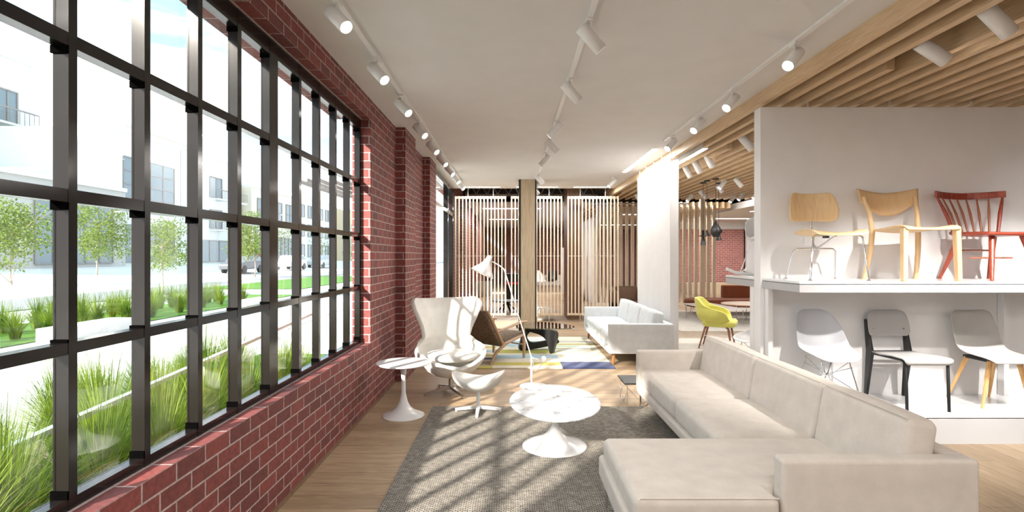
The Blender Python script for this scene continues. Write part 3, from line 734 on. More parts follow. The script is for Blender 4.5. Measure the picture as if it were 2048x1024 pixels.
for q in range(4):
    a = math.radians(8+90*q); dx, dy = math.cos(a), math.sin(a)
    MB().beam((dx*.01,dy*.01,.045),(dx*.235,dy*.235,.022),.042,.03,w2=.026,h2=.02).tube([(dx*.225,dy*.225,0),(dx*.225,dy*.225,.02)],.010,10).build('star_leg','white_gloss',t)

# ================================================================== WOVEN LOUNGE CHAIR (front = -y local)
t = thing('lounge_chair','oak-framed lounge chair with woven cord seat and back on the striped rug','chair',(-.30,8.35,.016),math.radians(138))
for s in (-1,1):
    x = s*.33
    MB().tube([(x,-.36,0),(x*.99,-.37,.20),(x*.98,-.345,.535)],[.018,.028,.022],10).build('front_leg','armwood',t)
    MB().tube([(x,.40,0),(x,.26,.16),(x,.05,.27),(x,-.36,.36)],[.018,.030,.033,.022],10,flat=.75).build('rear_leg','armwood',t)
    MB().tube([(x,-.42,.555),(x,-.30,.56),(x,-.05,.515),(x*.98,.24,.46)],[.030,.038,.030,.022],10,flat=.55).build('armrest','armwood',t)
    MB().tube([(x*.92,.08,.24),(x*.92,.42,.78)],[.024,.020],10).build('back_post','armwood',t)
MB().tube([(-.32,-.33,.21),(.32,-.33,.21)],.012,8).build('stretcher','armwood',t)
MB().sheet([(-.40,.385,.30,0),(-.38,.40,.305,0),(-.1,.33,.305,-.01),(.14,.27,.30,-.01)],8,.03).build('woven_seat','cord',t)
MB().sheet([(.10,.24,.30,0),(.25,.50,.30,-.02),(.41,.77,.30,-.02),(.44,.785,.30,0)],8,.03).build('woven_back','cord',t)

# ================================================================== SCULPTURAL GLASS COFFEE TABLE
t = thing('coffee_table','sculptural black wood coffee table with a rounded triangular glass top','table',(.50,9.15,.0125),0)
def smoothpoly(P, n=5):
    o = []; m = len(P)
    for i in range(m):
        p0,p1,p2,p3 = [Vector((*P[(i+q-1)%m],0)) for q in range(4)]
        for k in range(n):
            u = k/n; v = .5*((2*p1)+(-p0+p2)*u+(2*p0-5*p1+4*p2-p3)*u*u+(-p0+3*p1-3*p2+p3)*u**3); o.append((v.x,v.y))
    return o
fin = smoothpoly([(-.38,.385),(-.05,.378),(.20,.375),(.265,.33),(.26,.22),(.205,.03),(.19,0),(.155,0),(.14,.04),(.09,.20),(-.02,.285),(-.20,.325),(-.36,.35)])
g = MB().prism(fin,-.045,.045); R = Matrix.Rotation(math.radians(-28),4,'Z'); g.v = [tuple(R@Vector(v)+Vector((0,-.28,0))) for v in g.v]; g.build('front_base','black',t,bevel=.02)
foot = smoothpoly([(-.32,.385),(-.24,.385),(-.19,.33),(-.26,.24),(-.20,.14),(-.05,.13),(.25,.17),(.30,.10),(.1,.05),(-.25,.0),(-.36,.0),(-.40,.05),(-.36,.2),(-.36,.33)])
g = MB().prism(foot,-.045,.045); R = Matrix.Rotation(math.radians(14),4,'Z'); g.v = [tuple(R@Vector(v)+Vector((0,.0,0))) for v in g.v]; g.build('rear_base','black',t,bevel=.02)
gp = smoothpoly([(-.36,-.30),(-.05,-.36),(.42,-.34),(.55,-.2),(.48,.1),(.18,.42),(0,.50),(-.16,.42),(-.40,.05),(-.45,-.18)],6)
MB().prism(gp,.388,.404,'XY').build('glass_top','table_glass',t)
# ================================================================== FLOOR LAMP
t = thing('floor_lamp','slender white floor lamp with a flared shade over the cream winged chair','lamp',(.26,6.60,0))
MB().lathe([(.165,0),(.165,.008),(.160,.014),(.02,.018)],40).build('base','lamp_white',t)
MB().tube([(-.02,0,.01),(-.02,0,.36)],.009,10).tube([(-.02,0,.12),(-.02,0,.36)],.014,10).build('lower_pole','lamp_white',t)
P0 = Vector((-.02,0,.355)); P1 = Vector((-.355,-.02,1.435)); P2 = Vector((-.505,-.06,1.535))
MB().tube([P0,lerp(P0,P1,.5),P1,lerp(P1,P2,.35)+Vector((0,0,.01)),P2],.0065,10).build('arm','lamp_white',t)
MB().tube([P0,(.05,0,.33),(.105,0,.315)],.005,8).tube([P0,(.03,0,.19)],.005,8).tube([(.03,0,.19),(.085,0,.24),(.115,0,.30)],.005,8).build('counter_strut','lamp_white',t)
g = MB().lathe([(.0001,-.012),(.036,-.012),(.038,0),(.036,.012),(.0001,.012)],24); R = Matrix.Rotation(PI/2,4,'X'); R.translation = Vector((.125,0,.335)); g.v = [tuple(R@Vector(v)) for v in g.v]; g.build('counterweight','lamp_white',t)
ax = Vector((-.42,-.12,-.9)).normalized(); q = (-ax).to_track_quat('Z','Y').to_matrix().to_4x4(); q.translation = Vector((-.625,-.06,1.385))
prof = [(.150,0),(.148,.006),(.130,.035),(.088,.085),(.058,.13),(.042,.175),(.034,.22),(.026,.238),(.001,.245)]
g = MB().lathe(prof+[(.001,.240),(.030,.21),(.052,.13),(.082,.083),(.124,.033),(.146,0)],36); g.v = [tuple(q@Vector(v)) for v in g.v]; g.build('lamp_shade','lamp_white',t)
g = MB().lathe([(.001,.075),(.02,.07),(.032,.05),(.02,.028),(.001,.02)],16); g.v = [tuple(q@Vector(v)) for v in g.v]; g.build('bulb','lens',t)
spot_light(t, tuple(Vector((-.625,-.06,1.385))-ax*.0), ax, 12, 110)
MB().tube([P2,lerp(P2,Vector((-.585,-.06,1.50)),1)],.010,8).build('swivel_joint','alu',t)

# ================================================================== WIRE TABLE
def wire_table(label, loc, w_, d_, h):
    t = thing('wire_table',label,'table',loc)
    MB().box(0,w_,0,d_,h-.016,h).build('table_top','black',t,bevel=.003)
    for x in (.03,w_-.03):
        MB().tube([(x,.02,h-.016),(x,.02,.004),(x,d_-.02,.004),(x,d_-.02,h-.016)],.003,6).tube([(x,.02,.15),(x,d_/2,.004),(x,d_-.02,.15)],.0025,6).build('wire_leg','chrome',t)
    MB().tube([(.03,.02,.19),(w_/2,.02,.02),(w_-.03,.02,.19)],.0025,6).tube([(.03,d_-.02,.19),(w_/2,d_-.02,.02),(w_-.03,d_-.02,.19)],.0025,6).build('wire_brace','chrome',t)
wire_table('tiny black-topped wire-legged table behind the far arm of the beige sofa',(1.20,5.72,0),.40,.40,.245)

def bucket(t, mat, z0, zarm, Wd, Dd, th, zt=.84, cushion=None):
    g = MB(); vs = []; nu = 28
    rw = [z0+(zt-z0)*q/11 for q in range(12)]
    T_ = [(z0-.12,180),(z0,180),(z0+.03,150),(z0+.10,128),(zarm-.06,122),(zarm-.015,112),(zarm+.02,80),(zarm+.06,62),(zt-.05,50),(zt,36)]
    W_ = [(z0-.03,.10),(z0,.17),(z0+.04,Wd*.86),(z0+.14,Wd),(zt,Wd*1.02)]
    rw = [z0-.025,z0-.01]+rw
    for z in rw:
        T = math.radians(interp(T_,z)); w0 = interp(W_,z)
        for k in range(nu+1):
            a = -T+2*T*k/nu; c = math.cos(a)
            vs.append((w0*math.sin(a), (w0*Dd/Wd+.10*(z-z0))*c if c > 0 else w0*1.12*c, z))
    w_ = nu+1
    g.add([(0,0,z0-.028)]+vs,[(0,k+2,k+1) for k in range(nu)]+[(1+i*w_+k,1+i*w_+k+1,1+(i+1)*w_+k+1,1+(i+1)*w_+k) for i in range(len(rw)-1) for k in range(nu)],0,True)
    o = g.build('seat_shell' ,mat,t); md = o.modifiers.new('weld','WELD'); md.merge_threshold=.001
    md = o.modifiers.new('thick','SOLIDIFY'); md.thickness=th; md.offset=0; md = o.modifiers.new('sub','SUBSURF'); md.levels=1; md.render_levels=2
    return o
# ================================================================== DISPLAY CHAIRS (front = -y local, seen facing the room)
ZU, ZL = 1.383, .251
XA, XB, XC = 2.85, 3.60, 4.37; YD = 4.90
# 1: plywood chair with bent steel legs
t = thing('plywood_chair','pale plywood chair with chromed bent steel legs, leftmost on the upper shelf','chair',(XA,YD,ZU))
MB().sheet([(-.27,.395,.20,.01),(-.255,.415,.235,.02),(-.22,.43,.255,.03),(-.08,.425,.26,.035),(.06,.405,.25,.035),(.14,.405,.22,.03),(.17,.415,.18,.02)],14,.011).build('seat','ply',t,sub=1)
MB().sheet([(.215,.545,.16,.02),(.212,.555,.215,.035),(.205,.59,.235,.045),(.21,.66,.24,.05),(.225,.74,.222,.045),(.24,.80,.20,.04),(.245,.815,.16,.03)],14,.011).build('backrest','ply',t,sub=1)
MB().tube([(-.255,-.22,0),(-.215,-.20,.38),(-.19,-.18,.40),(0,-.17,.402),(.19,-.18,.40),(.215,-.20,.38),(.255,-.22,0)],.0085,10).build('front_leg_frame','chrome',t)
MB().tube([(-.235,.24,0),(-.20,.17,.26),(-.165,.155,.285),(0,.15,.287),(.165,.155,.285),(.20,.17,.26),(.235,.24,0)],.0085,10).build('rear_leg_frame','chrome',t)
MB().tube([(0,-.17,.395),(0,.13,.288),(0,.20,.34),(0,.235,.60)],.0085,10).build('spine','chrome',t)
MB().tube([(0,-.02,.38),(0,-.02,.40)],.028,14).build('rubber_mount','black',t)
for x,y in ((-.255,-.22),(.255,-.22),(-.235,.24),(.235,.24)): MB().lathe([(.016,0),(.016,.006),(.01,.012)],14,x,y).build('glide','chrome',t)
# 2: one-piece beech chair
t = thing('beech_chair','one-piece pale beech chair with a curved backrest, middle of the upper shelf','chair',(XB,YD-.05,ZU))
for s in (-1,1):
    MB().beam((s*.235,-.235,0),(s*.225,-.225,.455),.036,.050,up=(0,1,0),w2=.042,h2=.058).build('front_leg','beech',t,bevel=.008)
    MB().tube([(s*.245,.27,0),(s*.225,.215,.25),(s*.215,.20,.44),(s*.225,.225,.62),(s*.245,.275,.78)],[.019,.023,.024,.021,.019],10).build('rear_leg','beech',t)
MB().sheet([(-.26,.44,.235,.02),(-.255,.46,.24,.022),(-.18,.468,.245,.03),(0,.455,.24,.022),(.14,.445,.23,.02),(.20,.455,.215,.02)],14,.022).build('seat','beech',t,sub=1)
g = MB(); nu = 22; top = []; bot = []
rows = 8
vsF = []
for i in range(rows+1):
    v = i/rows
    for k in range(nu+1):
        u = -1+2*k/nu
        zt = .825+.04*abs(u)**1.6 - (.0 if abs(u)<.93 else .0); zb = .60+.15*abs(u)**2.2
        z = lerp(zb,zt,v); x = u*(.255+.03*(z-.62)/.2); y = .30+(z-.62)*.22-.055*u*u
        vsF.append((x,y,z))
W_ = nu+1
back = [(x,y+.020,z) for x,y,z in vsF]; off = len(vsF); fs = []
for i in range(rows):
    for k in range(nu):
        fs.append((i*W_+k,i*W_+k+1,(i+1)*W_+k+1,(i+1)*W_+k)); fs.append((off+i*W_+k,off+(i+1)*W_+k,off+(i+1)*W_+k+1,off+i*W_+k+1))
for k in range(nu):
    fs.append((k,off+k,off+k+1,k+1)); j = rows*W_; fs.append((j+k,j+k+1,off+j+k+1,off+j+k))
for i in range(rows):
    fs.append((i*W_,(i+1)*W_,off+(i+1)*W_,off+i*W_)); k = nu; fs.append((i*W_+k,off+i*W_+k,off+(i+1)*W_+k,(i+1)*W_+k))
g.add(vsF+back,fs,0,True).build('backrest','beech',t)
# 3: cherry spindle chair
t = thing('spindle_chair','red cherry wood spindle-back chair at the right end of the upper shelf','chair',(XC,YD,ZU))
MB().sheet([(-.25,.405,.19,.0),(-.24,.43,.225,.005),(-.10,.425,.25,.012),(.08,.425,.26,.015),(.20,.44,.24,.012),(.25,.445,.17,.01)],16,.035).build('seat','cherry',t,sub=1)
for x,y,bx,by in ((-.13,-.15,-.235,-.27),(.13,-.15,.20,-.27),(-.16,.15,-.25,.28),(.16,.15,.22,.28)):
    MB().tube([(bx,by,0),((x+bx)/2,(y+by)/2,.20),(x,y,.42)],[.013,.021,.024],12).build('leg','cherry',t)
for y,z in ((-.0,.20),(.22,.27)): MB().tube([(-.20,y,z),(.19,y,z)],.008,8).build('stretcher','cherry_light',t)
rail = []
for k in range(13):
    u = -1+2*k/12; rail.append((u*.335, .335-.115*u*u, .795+.012*abs(u)))
g = MB()
for k in range(12): g.beam(rail[k],rail[k+1],.022,.062)
g.build('top_rail','cherry',t,bevel=.004)
for k in range(8):
    u = -1+2*k/7; sx = u*.21; sy = .215-.05*u*u
    ex = u*.315; ey = .335-.115*(u*.94)**2
    r = .011 if abs(u) < .99 else .017
    MB().tube([(sx,sy,.44),(lerp(sx,ex,.45),lerp(sy,ey,.45),.62),(ex,ey,.785)],[r*.8,r,r*.55],8).build('spindle','cherry_light' if abs(u)<.99 else 'cherry',t)
# 4: shell chair with wire base
def shellprof(k=1.0):
    return [(-.235,.425,.10,.0),(-.225,.438,.17,.012),(-.17,.446,.215,.03),(-.08,.44,.235,.055),(.03,.437,.24,.075),(.11,.46,.238,.10),(.165,.53,.232,.11),(.195,.62,.222,.095),(.22,.71,.20,.07),(.24,.79,.165,.04),(.25,.83,.12,.02),(.253,.842,.07,.01)]
def wire_base(t, h=.42):
    for x,y,bx,by in ((-.12,-.13,-.20,-.21),(.12,-.13,.20,-.21),(-.12,.12,-.18,.22),(.12,.12,.18,.22)):
        MB().tube([(x,y,h),(bx,by,0)],.0058,8).build('wire_leg','chrome',t)
    c = (0,0,.27)
    g = MB()
    for x,y in ((-.13,-.14),(.13,-.14),(-.13,.13),(.13,.13)): g.tube([(x,y,h),(x*.12,y*.12,.265),(-x*1.1,-y*1.1,.36)],.004,6)
    for x,y in ((-.17,-.18),(.17,-.18),(-.155,.18),(.155,.18)): g.tube([(x,y,.15),(x*.15,y*.15,.262)],.004,6)
    g.build('cross_braces','chrome',t)
t = thing('shell_chair','pale grey one-piece plastic shell chair on crossed chrome wires, leftmost on the platform','chair',(XA+.02,YD,ZL))
MB().sheet(shellprof(),16,.006,2.4).build('seat_shell','shell_grey',t,sub=1); wire_base(t)
# 5: steel and plywood chair
t = thing('steel_frame_chair','taupe chair with wide black tapering rear legs, middle of the platform','chair',(XB,YD,ZL))
MB().sheet([(-.265,.405,.185,.0),(-.272,.425,.205,.0),(-.262,.452,.212,.0),(-.235,.462,.214,.0),(-.10,.462,.212,.0),(.06,.448,.207,.0),(.18,.452,.20,.0)],12,.010).build('seat','taupe',t)
MB().sheet([(.235,.585,.17,.010),(.236,.60,.197,.015),(.245,.66,.203,.018),(.265,.74,.198,.018),(.28,.80,.188,.016),(.288,.82,.155,.012),(.292,.832,.09,.005)],14,.010).build('backrest','taupe',t,sub=1)
for s in (-1,1):
    x = s*.182
    for q in (-1,): pass
    MB().prism([(.275,0),(.305,0),(.275,.44),(.305,.74),(.275,.74),(.215,.52),(.19,.43)],x-.014,x+.014,'YZ').build('rear_leg','black',t,bevel=.004)
    MB().tube([(x,-.25,0),(x,-.235,.40),(x,-.21,.432),(x,-.17,.438),(x,.20,.428)],.0125,10).build('front_leg','black',t)
    MB().tube([(x*.78,.238,.655),(x*.78,.228,.655)],.008,12).build('screw','alu',t)
MB().tube([(-.18,.22,.44),(.18,.22,.44)],.011,8).build('cross_bar','black',t)
# 6: felt shell chair with oak legs
t = thing('felt_chair','taupe felt shell chair with tapered oak legs at the right end of the platform','chair',(XC,YD,ZL))
MB().sheet([(-.27,.415,.19,.0),(-.268,.437,.215,.003),(-.20,.452,.225,.01),(-.05,.445,.227,.022),(.08,.45,.225,.035),(.155,.50,.222,.04),(.19,.60,.218,.04),(.215,.70,.213,.035),(.235,.79,.202,.025),(.243,.825,.175,.018),(.246,.835,.13,.01)],16,.012).build('seat_shell','taupe_fab',t,sub=1)
MB().box(-.15,.15,-.14,.13,.405,.43).build('under_frame','dark',t)
for x,y,bx,by in ((-.13,-.13,-.215,-.15),(.13,-.13,.215,-.15),(-.13,.11,-.20,.25),(.13,.11,.20,.25)):
    MB().tube([(bx,by,0),(lerp(bx,x,.75),lerp(by,y,.75),.31),(x,y,.415)],[.010,.019,.021],14).build('leg','oak_leg',t)
# rocking chair and shell chair on the far side
t = thing('rocking_chair','white shell rocking chair standing on the shelf behind the display wall','chair',(2.76,5.80,ZU),math.radians(-86))
bucket(t,'shell_white',.40,.66,.24,.25,.012)
for s in (-1,1):
    x = s*.21
    MB().tube([(x,-.36,.075),(x,-.26,.035),(x,-.1,.012),(x,.1,.012),(x,.26,.035),(x,.36,.075)],.013,10,flat=1.3).build('rocker','lamp_white',t)
    MB().tube([(x,-.20,.035),(s*.12,-.10,.42)],.006,8).tube([(x,.20,.035),(s*.12,.10,.42)],.006,8).tube([(x,-.19,.03),(s*.1,.12,.35)],.005,8).build('wire_leg','lamp_white',t)
t = thing('shell_chair','white plastic shell chair standing low behind the end of the display wall','chair',(2.70,5.85,ZL),math.radians(-80))
MB().sheet(shellprof(),16,.006,2.4).build('seat_shell','shell_white',t,sub=1); wire_base(t)

# ================================================================== YELLOW ARMCHAIR (front = -y local)
t = thing('armchair','mustard yellow upholstered armchair with walnut legs beyond the beige sofa','chair',(3.56,9.35,.014),math.radians(62))
bucket(t,'yellow',.43,.67,.32,.30,.045,.86)
MB().rbox(-.25,.25,-.32,.20,.38,.49,.045,6,.015).build('seat_cushion','yellow',t)
for x,y,bx,by in ((-.21,-.20,-.27,-.27),(.21,-.20,.27,-.27),(-.19,.14,-.25,.26),(.19,.14,.25,.26)):
    MB().tube([(bx,by,0),(lerp(bx,x,.8),lerp(by,y,.8),.35),(x*.8,y*.8,.39)],[.012,.020,.020],10,flat=1.2).build('leg','walnut',t)

# ================================================================== PENDANTS
def pendant(label, x, y, zb, prof, cz=3.11):
    t = thing('pendant_lamp', label, 'pendant lamp', (x,y,zb), 0)
    h = max(p[1] for p in prof)
    MB().lathe(prof,28).build('lamp_shade','black',t)
    MB().tube([(0,0,h-.01),(0,0,cz-zb)],.004,6).build('cord','black',t)
    MB().lathe([(.06,cz-zb-.02),(.06,cz-zb)],20).build('ceiling_rose','black',t)
    return t
pendant('narrow black hourglass pendant, leftmost of the cluster over the brown bench',3.93,11.05,1.825,[(.060,0),(.045,.06),(.020,.17),(.10,.185),(.10,.195),(.022,.20),(.026,.30),(.001,.31)])
pendant('small wide black cone pendant, second from the left in the cluster',3.90,10.75,2.00,[(.062,0),(.060,.02),(.025,.08),(.012,.12),(.001,.13)])
pendant('largest black pointed pendant in the cluster, hung in front',3.98,10.5,1.97,[(.055,0),(.095,.08),(.100,.12),(.085,.18),(.045,.24),(.012,.32),(.001,.34)])
pendant('black pendant with a flared skirt behind the largest one, right end of the cluster',4.27,11.1,1.92,[(.060,0),(.035,.08),(.025,.13),(.065,.17),(.070,.22),(.02,.25),(.012,.30),(.001,.31)])

# ================================================================== BROWN BENCH, WHITE TABLES, REAR SHOWROOM
t = thing('bench_sofa','long rust brown leather bench sofa on thin metal legs beyond the yellow chair','sofa',(4.85,14.58,.01))
bp = smoothpoly([(0,.35),(.2,.02),(.8,0),(3.0,0),(3.0,.85),(.6,.85),(.1,.75)],6)
MB().prism(bp,.19,.40,'XY').build('seat','rust',t,bevel=.05)
MB().rbox(1.15,3.0,.70,.90,.36,.76,.04,6).build('backrest','rust',t)
for x,y in ((.25,.25),(.35,.7),(2.8,.15),(2.8,.7)): MB().tube([(x,y,.19),(x-.1,y,.17),(x-.13,y,0)],.012,8).build('leg','chrome',t)
def flat_table(label, loc, rz, poly, h, legs, mat='white_gloss'):
    t = thing('low_table',label,'table',loc,rz)
    MB().prism(poly,h-.025,h,'XY').build('table_top',mat,t)
    for x,y in legs: MB().tube([(x,y,0),(x,y,h-.025)],.011,8).build('leg','alu',t)
    return t
flat_table('rectangular white low table in front of the rust brown bench',(4.62,12.2,.01),math.radians(8),[(0,0),(.75,0),(.75,1.6),(0,1.6)],.38,[(.05,.05),(.70,.05),(.05,1.55),(.70,1.55)])
flat_table('round pale-topped low table at the end of the rust brown bench',(5.95,13.3,.01),0,[(.75*math.cos(a*PI/18),.6*math.sin(a*PI/18)) for a in range(36)],.42,[(-.4,0),(.4,0),(0,.35),(0,-.35)],'armwood')
tag(MB().box(7.35,10.3,22.6,23.4,0,.45).build('low_plinth','column_wood'),'long low wooden plinth below the far brick wall','plinth')
# rear showroom
t = thing('display_plinth','white cabinet against the rear brick wall seen right of the column','cabinet',(1.4,29.5,0))
MB().box(0,2.4,0,.6,0,.55).build('body','white',t)
t = thing('black_cabinet','tall black cabinet in the rear showroom left of the column','cabinet',(-.25,18.8,0))
MB().box(0,.62,0,.5,.10,.98).build('body','black',t,bevel=.01); MB().box(.02,.60,.02,.48,0,.10).build('plinth','dark',t)
tag(MB().box(-.20,.25,18.6,18.8,.62,.67).build('red_tray',plain('red_lacquer',(.75,.02,.01),.3)),'bright red tray against the black cabinet','tray').name='red_tray'
t = thing('lounge_chair','white lounge chair in the rear showroom seen behind the lamp shade','chair',(-1.0,16.8,0),math.radians(200))
MB().sheet([(-.35,.36,.33,.0),(-.3,.39,.35,.02),(0,.33,.35,.05),(.2,.36,.34,.06),(.32,.6,.32,.05),(.42,.85,.28,.03)],12,.05).build('seat_shell','egg',t,sub=1)
for x,y in ((-.25,-.25),(.25,-.25),(-.25,.2),(.25,.2)): MB().tube([(x,y,.33),(x*1.1,y*1.2,0)],.012,8).build('leg','chrome',t)
t = thing('low_table','round black low table in the rear showroom left of the column','table',(-.15,15.4,0))
MB().lathe([(.42,.30),(.42,.33)],32).build('table_top','black',t)
for q in range(4): MB().beam((0,0,.30),(.3*math.cos(q*PI/2+.4),.3*math.sin(q*PI/2+.4),0),.05,.03).build('leg','black',t)
t = thing('low_platform','long pale platform in the rear showroom behind the middle slat screen','platform',(-.9,19.5,0))
MB().box(0,3.5,0,1.2,0,.22).build('body','pale_slat',t)
t = thing('pouf','round white pouf at the foot of the column','pouf',(.80,13.55,0))
MB().lathe([(.20,0),(.25,.03),(.27,.12),(.26,.26),(.2,.31),(.001,.32)],32).build('cushion','egg',t)
t = thing('partition_panel','white partition in the rear showroom seen through the right slat screen','partition',(2.72,18.2,0)); MB().box(0,.12,0,5.5,0,2.9).build('panel','white',t)
t = thing('partition_panel','white display wall seen small through the middle slat screen','partition',(1.75,19.2,0)); MB().box(0,.7,0,.14,.3,1.9).build('panel','white',t)
for i,(x,y,c,rz) in enumerate([(1.0,19.9,'shell_white',.4),(1.50,20.3,'black',-.3),(2.15,19.9,'shell_white',2.8)]):
    t = thing('shell_chair',['white shell chair on the rear platform just right of the column','black shell chair on the rear platform behind the middle slat screen','white shell chair on the rear platform left of the rear partition',''][i],'chair',(x,y,.22),rz)
    MB().sheet(shellprof(),10,.008,2.4).build('seat_shell',c,t); wire_base(t)
t = thing('leather_armchair','boxy dark brown armchair behind the slats beside the partition','chair',(2.65,13.9,0))
MB().rbox(0,.9,.0,.8,.15,.42,.04,4).build('seat','dark_wood',t); MB().rbox(0,.16,0,.8,.15,.68,.04,4).build('armrest','dark_wood',t); MB().rbox(.74,.9,0,.8,.15,.68,.04,4).build('armrest','dark_wood',t); MB().rbox(.16,.74,.62,.8,.3,.78,.04,4).build('backrest','dark_wood',t)
for x in (.05,.85):
    for y in (.05,.75): MB().tube([(x,y,0),(x,y,.15)],.012,8).build('leg','chrome',t)

# ================================================================== OUTSIDE
def terr(x):
    x = -x
    return -.12 if x < 18 else (-.12+(x-18)/12*.85 if x < 30 else .73+(x-30)*.02)
def ground(name,label,cat,x0,x1,y0,y1,mat,dz=0,kind=None,n=6):
    g = MB(); vs = []
    for i in range(n+1):
        x = x0+(x1-x0)*i/n
        vs += [(x,y0,terr(x)+dz),(x,y1,terr(x)+dz)]
    g.add(vs,[(2*i,2*i+1,2*i+3,2*i+2) for i in range(n)])
    o = g.build(name,mat)
    if kind: o['kind'] = kind
    if label: tag(o,label,cat)
    return o
ground('ground',None,None,-120,-1.95,-30,260,'pavement',-.02,'structure',60)
ground('asphalt_road',None,None,-19.0,-15.6,-30,260,'asphalt',.006,'structure')
ground('planting_bed',None,None,-4.6,-1.96,-1.5,7.2,M['bark'],.0,'structure')
ground('planting_bed',None,None,-12.4,-9.6,-4,24,'lawn',.004,'structure')
ground('lawn',None,None,-16.5,-11.0,28,46,'lawn',.01,'structure')
ground('lawn',None,None,-4.4,-2.0,7.4,9.4,'lawn',.01,'structure')
# grass clumps
def clump_mesh(nb, h, spread, seed):
    rnd = random.Random(seed); g = MB()
    for b in range(nb):
        a = rnd.uniform(0,2*PI); r0 = rnd.uniform(0,.09); lean = rnd.uniform(.05,1)**.8*spread; hh = h*rnd.uniform(.6,1.05)*(1-.35*lean/spread)
        wd = rnd.uniform(.0045,.0085); dx, dy = math.cos(a), math.sin(a); px_, py_ = -dy, dx; tw = rnd.uniform(-.08,.08)
        pts = []
        for i in range(5):
            u = i/4; rr = r0+lean*u**1.7; zz = hh*(u - .38*u**3*(lean/spread))
            ww = wd*(1-u*.93); c = (dx*rr+px_*tw*u*u, dy*rr+py_*tw*u*u, zz)
            pts += [(c[0]-px_*ww,c[1]-py_*ww,c[2]),(c[0]+px_*ww,c[1]+py_*ww,c[2])]
        g.add(pts,[(2*i,2*i+1,2*i+3,2*i+2) for i in range(4)],0,False)
    return g
rnd = random.Random(3)
protoG = [clump_mesh(800,1.42,.75,s).build('grass_clump','blade') for s in (1,2,3)]
gl = 'tall arching green ornamental grass clump in the bed just outside the big window'
k = 0
for y in [.9+.62*q for q in range(10)]:
    for x in (-2.55,-3.25,-3.95):
        yy = y+rnd.uniform(-.16,.16); xx = x+rnd.uniform(-.15,.15)
        if k < 3: o = protoG[k]
        else: o = protoG[k%3].copy(); COL.objects.link(o)
        tag(o,gl,'grass','grass clumps outside the window'); o.location = (xx,yy,-.12); o.rotation_euler=(0,0,rnd.uniform(0,6)); s_ = rnd.uniform(.75,1.0)*(1.0 if x > -3.5 else .9); o.scale = (s_,s_,s_*rnd.uniform(.85,1.05)*.93)
        k += 1
small = clump_mesh(300,.95,.55,9)
p2 = None; k = 0
for q in range(26):
    for x in (-10.3,-11.3):
        y = 1.0+q*.78+rnd.uniform(-.2,.2)
        if p2 is None: p2 = small.build('grass_clump','blade'); o = p2
        else: o = p2.copy(); COL.objects.link(o)
        tag(o,'grass clump in the planted strip between the pavement and the road','grass','grass clumps along the road'); o.location=(x+rnd.uniform(-.2,.2),y,-.11); o.rotation_euler=(0,0,rnd.uniform(0,6)); s_=rnd.uniform(.9,1.25); o.scale=(s_,s_,s_)
# rail
t = thing('handrail','white steel handrail rising beside the ornamental grass outside the window','handrail',(-2.9,.8,-.12))
def rz_(y): return .487+(y-3.04)*.0585
MB().beam((0,0,rz_(.8)+.12),(0,7.2,rz_(8)+.12),.05,.035).build('rail','steel',t)
for y in (.3,2.3,4.28,6.3): MB().box(-.025,.025,y-.03,y+.03,0,rz_(.8+y)+.10).build('post','steel',t)
t = thing('handrail','thin white steel railing standing on the pavement beyond the last window bays','handrail',(-3.6,8.6,-.12))
MB().beam((0,0,1.0),(0,4.5,1.05),.04,.03).beam((0,0,.55),(0,4.5,.6),.03,.02).build('rail','steel',t)
for y in (.1,2.2,4.4): MB().box(-.02,.02,y-.02,y+.02,0,1.0).build('post','steel',t)
# benches
for lab,x,y,l,rz in (('low concrete bench block seen through the second window bay',-9.05,10.2,1.9,-.32),('low concrete bench block seen through the fourth window bay',-8.6,16.3,2.0,-.2),('low concrete bench block seen through the fifth window bay',-8.3,22.5,2.2,-.15),('low concrete bench block cut by the left edge of the picture',-9.3,7.3,1.9,-.32)):
    tag(MB().box(0,.55,0,l,0,.34).build('concrete_bench','concrete',bevel=.02),lab,'bench').location=(x,y,-.12)
# trees
def tree(label,x,y,h,cr,seed,tr=.06,nl=4200):
    rnd = random.Random(seed); zb = terr(x)
    t = thing('street_tree',label,'tree',(x,y,zb))
    cb = h-2*cr*1.15
    MB().tube([(0,0,0),(.03,.02,cb*.6),(-.02,0,cb+.3),(0,.03,h-cr)],[tr,tr*.8,tr*.6,tr*.25],8).build('trunk','bark',t)
    g = MB()
    for q in range(9):
        a = rnd.uniform(0,2*PI); zz = rnd.uniform(cb,h-cr); r_ = rnd.uniform(.5,.85)*cr
        g.tube([(0,0,zz),(r_*.5*math.cos(a),r_*.5*math.sin(a),zz+r_*.4),(r_*math.cos(a),r_*math.sin(a),zz+r_*.9)],[tr*.4,tr*.25,.006],5)
    g.build('branches','bark',t)
    g = MB(); blobs = [(Vector((rnd.uniform(-.62,.62)*cr,rnd.uniform(-.62,.62)*cr,cb+cr*1.1+rnd.uniform(-.75,.8)*cr)),rnd.uniform(.28,.5)*cr) for _ in range(22)]
    for q in range(nl):
        c, r_ = blobs[rnd.randrange(22)]
        d = Vector((rnd.gauss(0,1),rnd.gauss(0,1),rnd.gauss(0,1))).normalized()*r_*rnd.uniform(.55,1.05); p = c+d; s_ = rnd.uniform(.03,.055)*max(1,cr/1.1)
        u = Vector((rnd.gauss(0,1),rnd.gauss(0,1),rnd.gauss(0,1))).normalized(); v = u.orthogonal().normalized()
        g.add([p-u*s_,p-v*s_*.5,p+u*s_,p+v*s_*.5],[(0,1,2,3)])
    g.build('foliage','leaf',t)
tree('round leafy street tree at the left edge of the picture',-23.5,25.2,4.55,1.95,1)
tree('leafy tree across the street in the second window bay',-25.5,33.0,4.75,1.75,2)
tree('slender young tree by the road in the third window bay',-14.2,21.8,3.35,.98,3,.04)
tree('bushy green tree in the fifth window bay near the parked car',-19.6,41.0,5.2,1.75,4)
